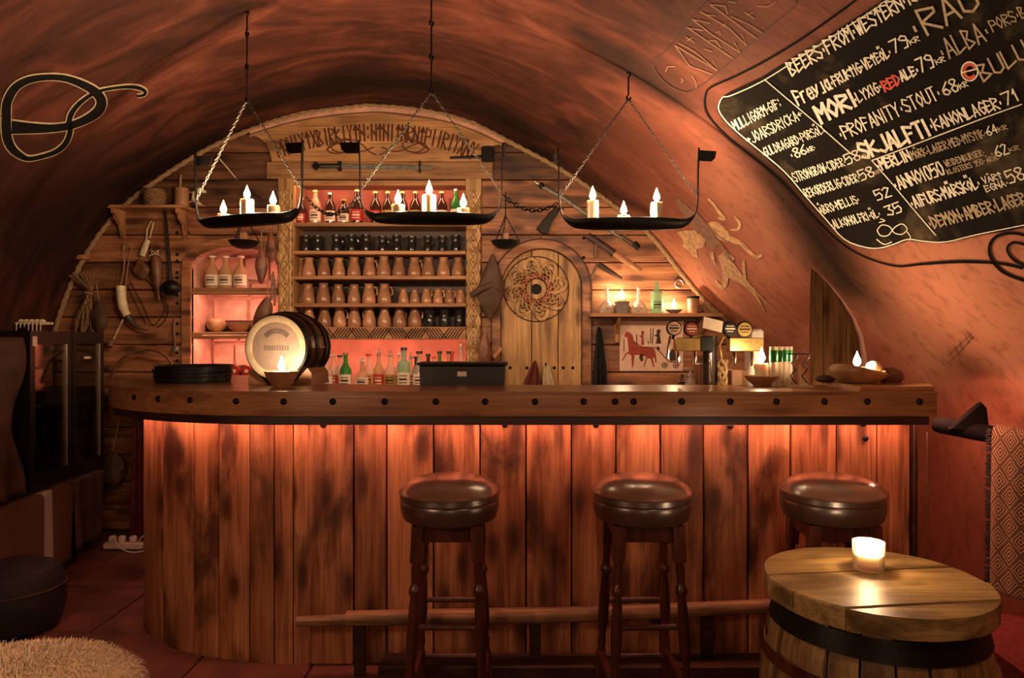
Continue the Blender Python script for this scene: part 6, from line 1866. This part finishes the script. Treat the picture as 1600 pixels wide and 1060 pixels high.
ax = thing('axe', 'bearded iron axe hanging right of the arched door top', 'axe', P(855, 366, 4.85))
m = MB(); m.prism([(BX(838),BZ(359)),(BX(858),BZ(334)),(BX(867),BZ(325)),(BX(874),BZ(329)),(BX(870),BZ(338)),(BX(862),BZ(348)),(BX(855),BZ(368)),(BX(846),BZ(366))], 4.85, 4.872, .004); obj('head', m, M_iron, ax, smooth=False)
m = MB(); m.tube([P(868,330,4.88), P(880,325,4.88)], .012, 8); obj('haft', m, M_darkwood, ax)
rod_thing('arrow', 'thin arrow crossing the back wall behind the left chandelier', 'arrow', [('shaft', [(340,245),(355,262),(368,278)], .005, M_bone, 1), ('tip', [(368,278),(371,282)], [.008,.002], M_steel, 1)])

# ------------------------------------------------------------------ left side: bench, fridge, hides
BEN = .485
bn = thing('left_bench', 'dark wooden wall bench along the left side under the fridge', 'bench', (-2.85, 4.0, 0))
def lx(y): return -3.27+SKEW*(YB-y)
m = MB()
vs = [(lx(2.4)+.02,2.4,BEN-.04),(-2.42,2.4,BEN-.04),(-2.62,4.55,BEN-.04),(lx(4.55)+.02,4.55,BEN-.04)]
vs += [(x,y,BEN) for x,y,z in vs]
m.add(vs, [(3,2,1,0),(4,5,6,7)]+[(i,(i+1)%4,4+(i+1)%4,4+i) for i in range(4)]); obj('seat_board', m, M_darkwood, bn, smooth=False)
m = MB(); vs = [(lx(2.4)+.02,2.4,0),(-2.50,2.4,0),(-2.70,4.53,0),(lx(4.53)+.02,4.53,0)]
vs += [(x,y,BEN-.04) for x,y,z in vs]
m.add(vs, [(3,2,1,0),(4,5,6,7)]+[(i,(i+1)%4,4+(i+1)%4,4+i) for i in range(4)]); obj('base', m, M_dark, bn, smooth=False)
fr = thing('bottle_fridge', 'black two-door glass bottle fridge on the left bench', 'fridge', (-2.9, 4.2, BEN))
fx = lambda y: -2.66-.06*(y-3.95)
FZ0, FZ1 = BEN, 1.375
FY0, FY1 = 3.88, 4.66
def fbox(y0, y1, x_in, x_out, z0, z1, name, mat, par):
    m = MB(); vs = [(fx(y0)-x_in,y0,z0),(fx(y0)-x_out,y0,z0),(fx(y1)-x_out,y1,z0),(fx(y1)-x_in,y1,z0)]
    vs += [(x,y,z1) for x,y,z in vs]
    m.add(vs, [(0,1,2,3),(4,7,6,5)]+[(i,4+i,4+(i+1)%4,(i+1)%4) for i in range(4)]); return obj(name, m, mat, par, smooth=False)
fbox(FY0, FY1, .02, .36, FZ0, FZ0+.06, 'bottom', M_black, fr); fbox(FY0, FY1, .02, .36, FZ1-.05, FZ1, 'top', M_black, fr)
fbox(FY0, FY0+.02, .02, .36, FZ0+.06, FZ1-.05, 'side', M_black, fr); fbox(FY1-.02, FY1, .02, .36, FZ0+.06, FZ1-.05, 'side', M_black, fr)
fbox(FY0, FY1, .34, .36, FZ0+.06, FZ1-.05, 'back', M_black, fr)
fbox(FY0+.02, FY1-.02, .04, .34, .93, .945, 'shelf', M_silver, fr)
for (a, b) in ((FY0, 4.285), (4.295, FY1)):
    dr = fbox(a, b, 0, .018, FZ0+.0, FZ0+.085, 'door_rail', M_black, fr)
    d2 = fbox(a, b, 0, .018, FZ1-.075, FZ1, 'door_rail', M_black, fr)
    fbox(a, a+.045, 0, .018, FZ0+.085, FZ1-.075, 'door_stile', M_black, fr); fbox(b-.045, b, 0, .018, FZ0+.085, FZ1-.075, 'door_stile', M_black, fr)
    fbox(a+.045, b-.045, .006, .010, FZ0+.085, FZ1-.075, 'glass_pane', M_pane, fr)
    fbox(b-.050, b-.045, -.002, .006, FZ0+.085, FZ1-.075, 'metal_edge', M_silver, fr)
fbox(3.90, 3.94, -.003, .0, FZ1-.085, FZ1-.03, 'pink_sticker', M_parch, fr)
fbox(4.42, 4.50, -.002, .0, FZ1-.17, FZ1-.155, 'paper_strip', M_linen, fr)
for k_, (y, z, gm, lab) in enumerate(((4.00,FZ0+.06,M_spirit,'amber bottle with yellow label at the bottom left of the fridge'),(4.10,FZ0+.06,M_spirit,'amber bottle second from left at the fridge bottom'),(4.19,FZ0+.06,M_brown,'dark bottle third from left at the fridge bottom'),(4.38,FZ0+.06,M_brown,'dark bottle behind the right fridge door'),(4.50,FZ0+.06,M_brown,'dark bottle furthest right in the fridge'),(4.01,.945,M_brown,'dark bottle on the fridge shelf, nearest the room'),(4.12,.945,M_brown,'dark bottle on the fridge shelf behind the left door'))):
    bt = bottle(lab, (fx(y)-.12, y, z), .27, .035, gm, M_gold, M_gold, 'bottles in the fridge', 'beer'); bt.rotation_euler = (0,0,R(55))
lamp('fridge_glow', (fx(4.1)-.2, 4.1, FZ1-.10), .9, (1,.75,.45), .05, None)
# candle ledge with drips
lg = thing('wax_ledge', 'small wall ledge dripping with old candle wax at the left edge', 'ledge', on_vault(25, 500, .02))
c = on_vault(28, 498, .07)
m = MB(); m.box(c.x-.12, c.x+.10, c.y-.02, c.y+.09, c.z-.018, c.z, None, .004); obj('ledge_board', m, M_linen, lg)
m = MB(); rn = random.Random(4)
for k_ in range(9):
    x = c.x-.11+.025*k_; m.tube([(x,c.y-.022,c.z-.005),(x,c.y-.024,c.z-.03-rn.uniform(0,.06))], [.004,.002], 5)
for k_ in range(6):
    x = c.x-.09+.032*k_; m.ball((x, c.y+.02, c.z+.004), .018, 8, 6, (1.3,1,.8))
obj('wax_drips', m, M_wax, lg)
# hide hung at the left edge
def sheet(fn, nu, nv, mat, name, parent=None, uv=True, thick=.006, **kw):
    m = MB(); m.v = []; m.uv = []
    for j in range(nv+1):
        for i in range(nu+1):
            m.v.append(tuple(fn(i/nu, j/nv))); m.uv.append((i/nu, j/nv))
    m.f = [(j*(nu+1)+i, j*(nu+1)+i+1, (j+1)*(nu+1)+i+1, (j+1)*(nu+1)+i) for j in range(nv) for i in range(nu)]
    o = obj(name, m, mat, parent, ang=80, **kw)
    md = o.modifiers.new('thickness', 'SOLIDIFY'); md.thickness = thick
    return o
def hide_fn(u, v):
    y = 3.42+u*.36; top_ = 1.34; z = top_-v*.84
    x = (-2.60-.05*u)+.02*sin(u*9+v*4)-.0+.03*v
    yy_ = y+.035*sin(v*9)*(u > .7)+.03*sin(v*5+1)*u
    return (x, yy_, z)
hd_ = sheet(hide_fn, 16, 22, M_hide, 'hanging_hide'); tag(hd_, 'dark brown hide hanging beside the fridge at the left edge', 'hide')
# textiles over the bench front
def cloth_fn(y0, y1, drop, fold):
    def f(u, v):
        y = y0+(y1-y0)*u
        x = -2.42-.2*(y-2.4)/2.15
        if v < .25: return (x-.05*(1-v/.25)+.012, y, BEN+.006)
        w_ = (v-.25)/.75
        return (x+.014+.012*sin(u*fold)+.02*w_*sin(u*fold*.6+1), y+.02*w_*sin(u*5), BEN+.006-w_*drop)
    return f
tag(sheet(cloth_fn(3.35, 4.10, .44, 14), 26, 18, M_burlap, 'burlap_cover'), 'rust brown burlap cover with one white stripe over the bench', 'blanket')
tag(sheet(cloth_fn(4.12, 4.52, .40, 17), 20, 16, M_hide, 'leather_apron'), 'brown leather skirt hanging from the bench beside the power strip', 'leather cover')
pc_ = thing('round_pouf', 'black round leather pouf in the shade at the left edge', 'pouf', (-2.28, 3.22, 0))
m = MB(); m.lathe([(.001,0),(.15,0),(.19,.03),(.21,.12),(.205,.22),(.18,.28),(.10,.31),(.001,.315)], None, 28); obj('body', m, M_blackcloth, pc_, local=True)
m = MB(); m.tube([(.208*cos(2*pi*k_/28), .208*sin(2*pi*k_/28), .20) for k_ in range(28)], .005, 6, closed=True); obj('piping', m, M_hide, pc_, local=True)
ps = thing('power_strip', 'white power strip with curled cable on the floor behind the bar end', 'power strip', P(190, 845, 4.45))
c = P(195, 848, 4.45); c.z = .0
m = MB(); m.box(c.x-.13, c.x+.12, 4.43, 4.48, .002, .045, None, .008); obj('body', m, M_white, ps)
m = MB()
m.tube(catmull([(c.x-.05,4.42,.05),(c.x-.04,4.40,.09),(c.x+.0,4.38,.04),(c.x+.08,4.36,.01),(c.x+.16,4.38,.015),(c.x+.18,4.42,.06),(c.x+.13,4.43,.09),(c.x+.09,4.44,.05)], 4), .005, 6); obj('cable', m, M_white, ps)
for dx in (-.10, -.04, .03):
    m = MB(); m.box(c.x+dx, c.x+dx+.04, 4.435, 4.475, .045, .085, None, .008); obj('plug', m, M_white, ps)

drape('red_cloth', 'dark red cloth strip hanging in the gap behind the bar end', 'cloth', 216, 640, 850, 8, 22, M_maroon, 4.82, 4)
blob('twig_bundle', 'small bundle of twigs and rags hanging low beside the fridge', 'bundle', 176, 735, 4.78, 40, 60, M_hide, 0, (185,660), seed=41, wob=.25)
# sheepskin stool in the foreground
fs_c = (-1.37, 1.86)
ls = thing('log_stool', 'low log stool under the cream sheepskin', 'stool', (fs_c[0], fs_c[1], 0))
m = MB(); m.lathe([(.001,0),(.20,0),(.205,.02),(.19,.2),(.20,.385),(.001,.39)], None, 24, wob=.02); obj('log', m, M_bowl, ls, local=True)
sk = thing('sheepskin', 'shaggy cream sheepskin on a stool at the lower left corner', 'sheepskin', (fs_c[0], fs_c[1], .39))
m = MB(); seg = 28; vs = []; fs = []
pr_ = [(.30,-.05),(.31,0),(.29,.025),(.24,.04),(.15,.05),(.06,.055),(.001,.056)]
def skin_r(a): return 1+.07*sin(3*a)+.05*sin(5*a+1)
for r, z in pr_:
    for i in range(seg):
        a = 2*pi*i/seg; vs.append((r*skin_r(a)*cos(a), r*skin_r(a)*sin(a)*.9, z))
for k_ in range(len(pr_)-1):
    for i in range(seg): fs.append((k_*seg+i, k_*seg+(i+1)%seg, (k_+1)*seg+(i+1)%seg, (k_+1)*seg+i))
m.add(vs, fs); obj('skin', m, M_fur, sk, local=True)
rn = random.Random(8); m = MB()
for k_ in range(9000):
    a = rn.uniform(0, 2*pi); f = sqrt(rn.uniform(0, 1)); r = .31*f*skin_r(a)
    z = .056-.055*f**3
    b = Vector((r*cos(a), r*sin(a)*.9, z))
    d = Vector((cos(a)*(.3+f), sin(a)*(.3+f), .25+.2*rn.random())) + Vector((rn.uniform(-.7,.7), rn.uniform(-.7,.7), 0))
    d = d.normalized()*rn.uniform(.03, .06)
    sd_ = Vector((-d.y, d.x, 0)).normalized()*.0011
    mid = b+d*.6+Vector((0,0,.006)); tip = b+d-Vector((0,0,.014))
    m.add([b-sd_, b+sd_, mid+sd_, mid-sd_, tip], [(0,1,2,3),(3,2,4)])
o = obj('wool', m, M_fur, sk, local=True, smooth=False); o['kind'] = 'stuff'

# ------------------------------------------------------------------ right side: bench, beam, blanket
def rx(y): return 1.88+SKEW*(YB-y)
bn = thing('right_bench', 'low bench covered in red carpet beneath the patterned blanket', 'bench', (1.9, 2.4, 0))
m = MB(); vs = [(1.55,1.3,0),(rx(1.3)-.01,1.3,0),(rx(2.72)-.01,2.72,0),(1.66,2.72,0)]
vs = vs+[(x,y,.27) for x,y,z in vs]
m.add(vs, [(3,2,1,0),(4,5,6,7)]+[(i,(i+1)%4,4+(i+1)%4,4+i) for i in range(4)]); obj('carpet_cover', m, M_carpet, bn, smooth=False)
bm2 = thing('wall_beam', 'black round beam with triangular mount sticking out beside the bar end', 'beam', P(1505, 690, 2.95))
pa, pb = P(1462, 663, 3.02), P(1660, 700, 2.62)
m = MB(); m.tube([pa, pa.lerp(pb, .05), pb], [.030,.036,.036], 14); obj('pole', m, M_blackpaint, bm2)
c = P(1515, 668, 2.90)
m = MB(); m.prism([(-.075,-.01),(.065,-.02),(.055,.085),(.038,.105),(.02,.09)], -.03, .03, .006, Matrix.Translation(c) @ Matrix.Rotation(R(-25), 4, 'Z')); obj('mount', m, M_blackpaint, bm2, smooth=False)
dirp = (pb-pa).normalized()
def blan(u, v):
    base = pa.lerp(pb, .52+.75*u)
    L = .62*2+.12
    s_ = v*1.10
    side = Vector((-dirp.y, dirp.x, 0)).normalized()    # towards the wall / away
    if side.x > 0: side = -side
    r = .046
    ripple = .012*sin(u*14)+.006*sin(u*31)
    if s_ < .35: # far side, behind the beam
        return base - side*r + Vector((0,0,-(.35-s_))) - side*ripple*0
    if s_ < .35+pi*r:
        a = (s_-.35)/r
        return base - side*r*cos(a) + Vector((0,0,r*sin(a)))
    d = s_-.35-pi*r
    return base + side*(r+.02*d+ripple*min(1,d*4)) + Vector((0,0,-d))
bk_ = sheet(blan, 40, 60, M_weave, 'patterned_blanket', thick=.010)
tag(bk_, 'brown diamond-woven blanket draped over the black wall beam', 'blanket')
rn = random.Random(12); m = MB()
for k_ in range(260):
    v = .42+.58*rn.random(); b = Vector(blan(0.0, v))
    d = -dirp*rn.uniform(.012,.022)+Vector((0,0,rn.uniform(-.006,.004)))
    m.tube([b, b+d], [.003,.0015], 4)
o = obj('edge_fringe', m, M_blackcloth, bk_); 
# drying plate and cable at the bar's right end
m = MB(); m.tube(catmull([(bw(1425)+.055,YF-.012,.95),(bw(1425)+.052,YF-.014,.6),(bw(1425)+.048,YF-.016,.3),(bw(1425)+.03,YF-.02,.01)], 5), .004, 6)
tag(obj('end_cable', m, M_leather), 'thin cable running down the right end of the bar', 'cable')
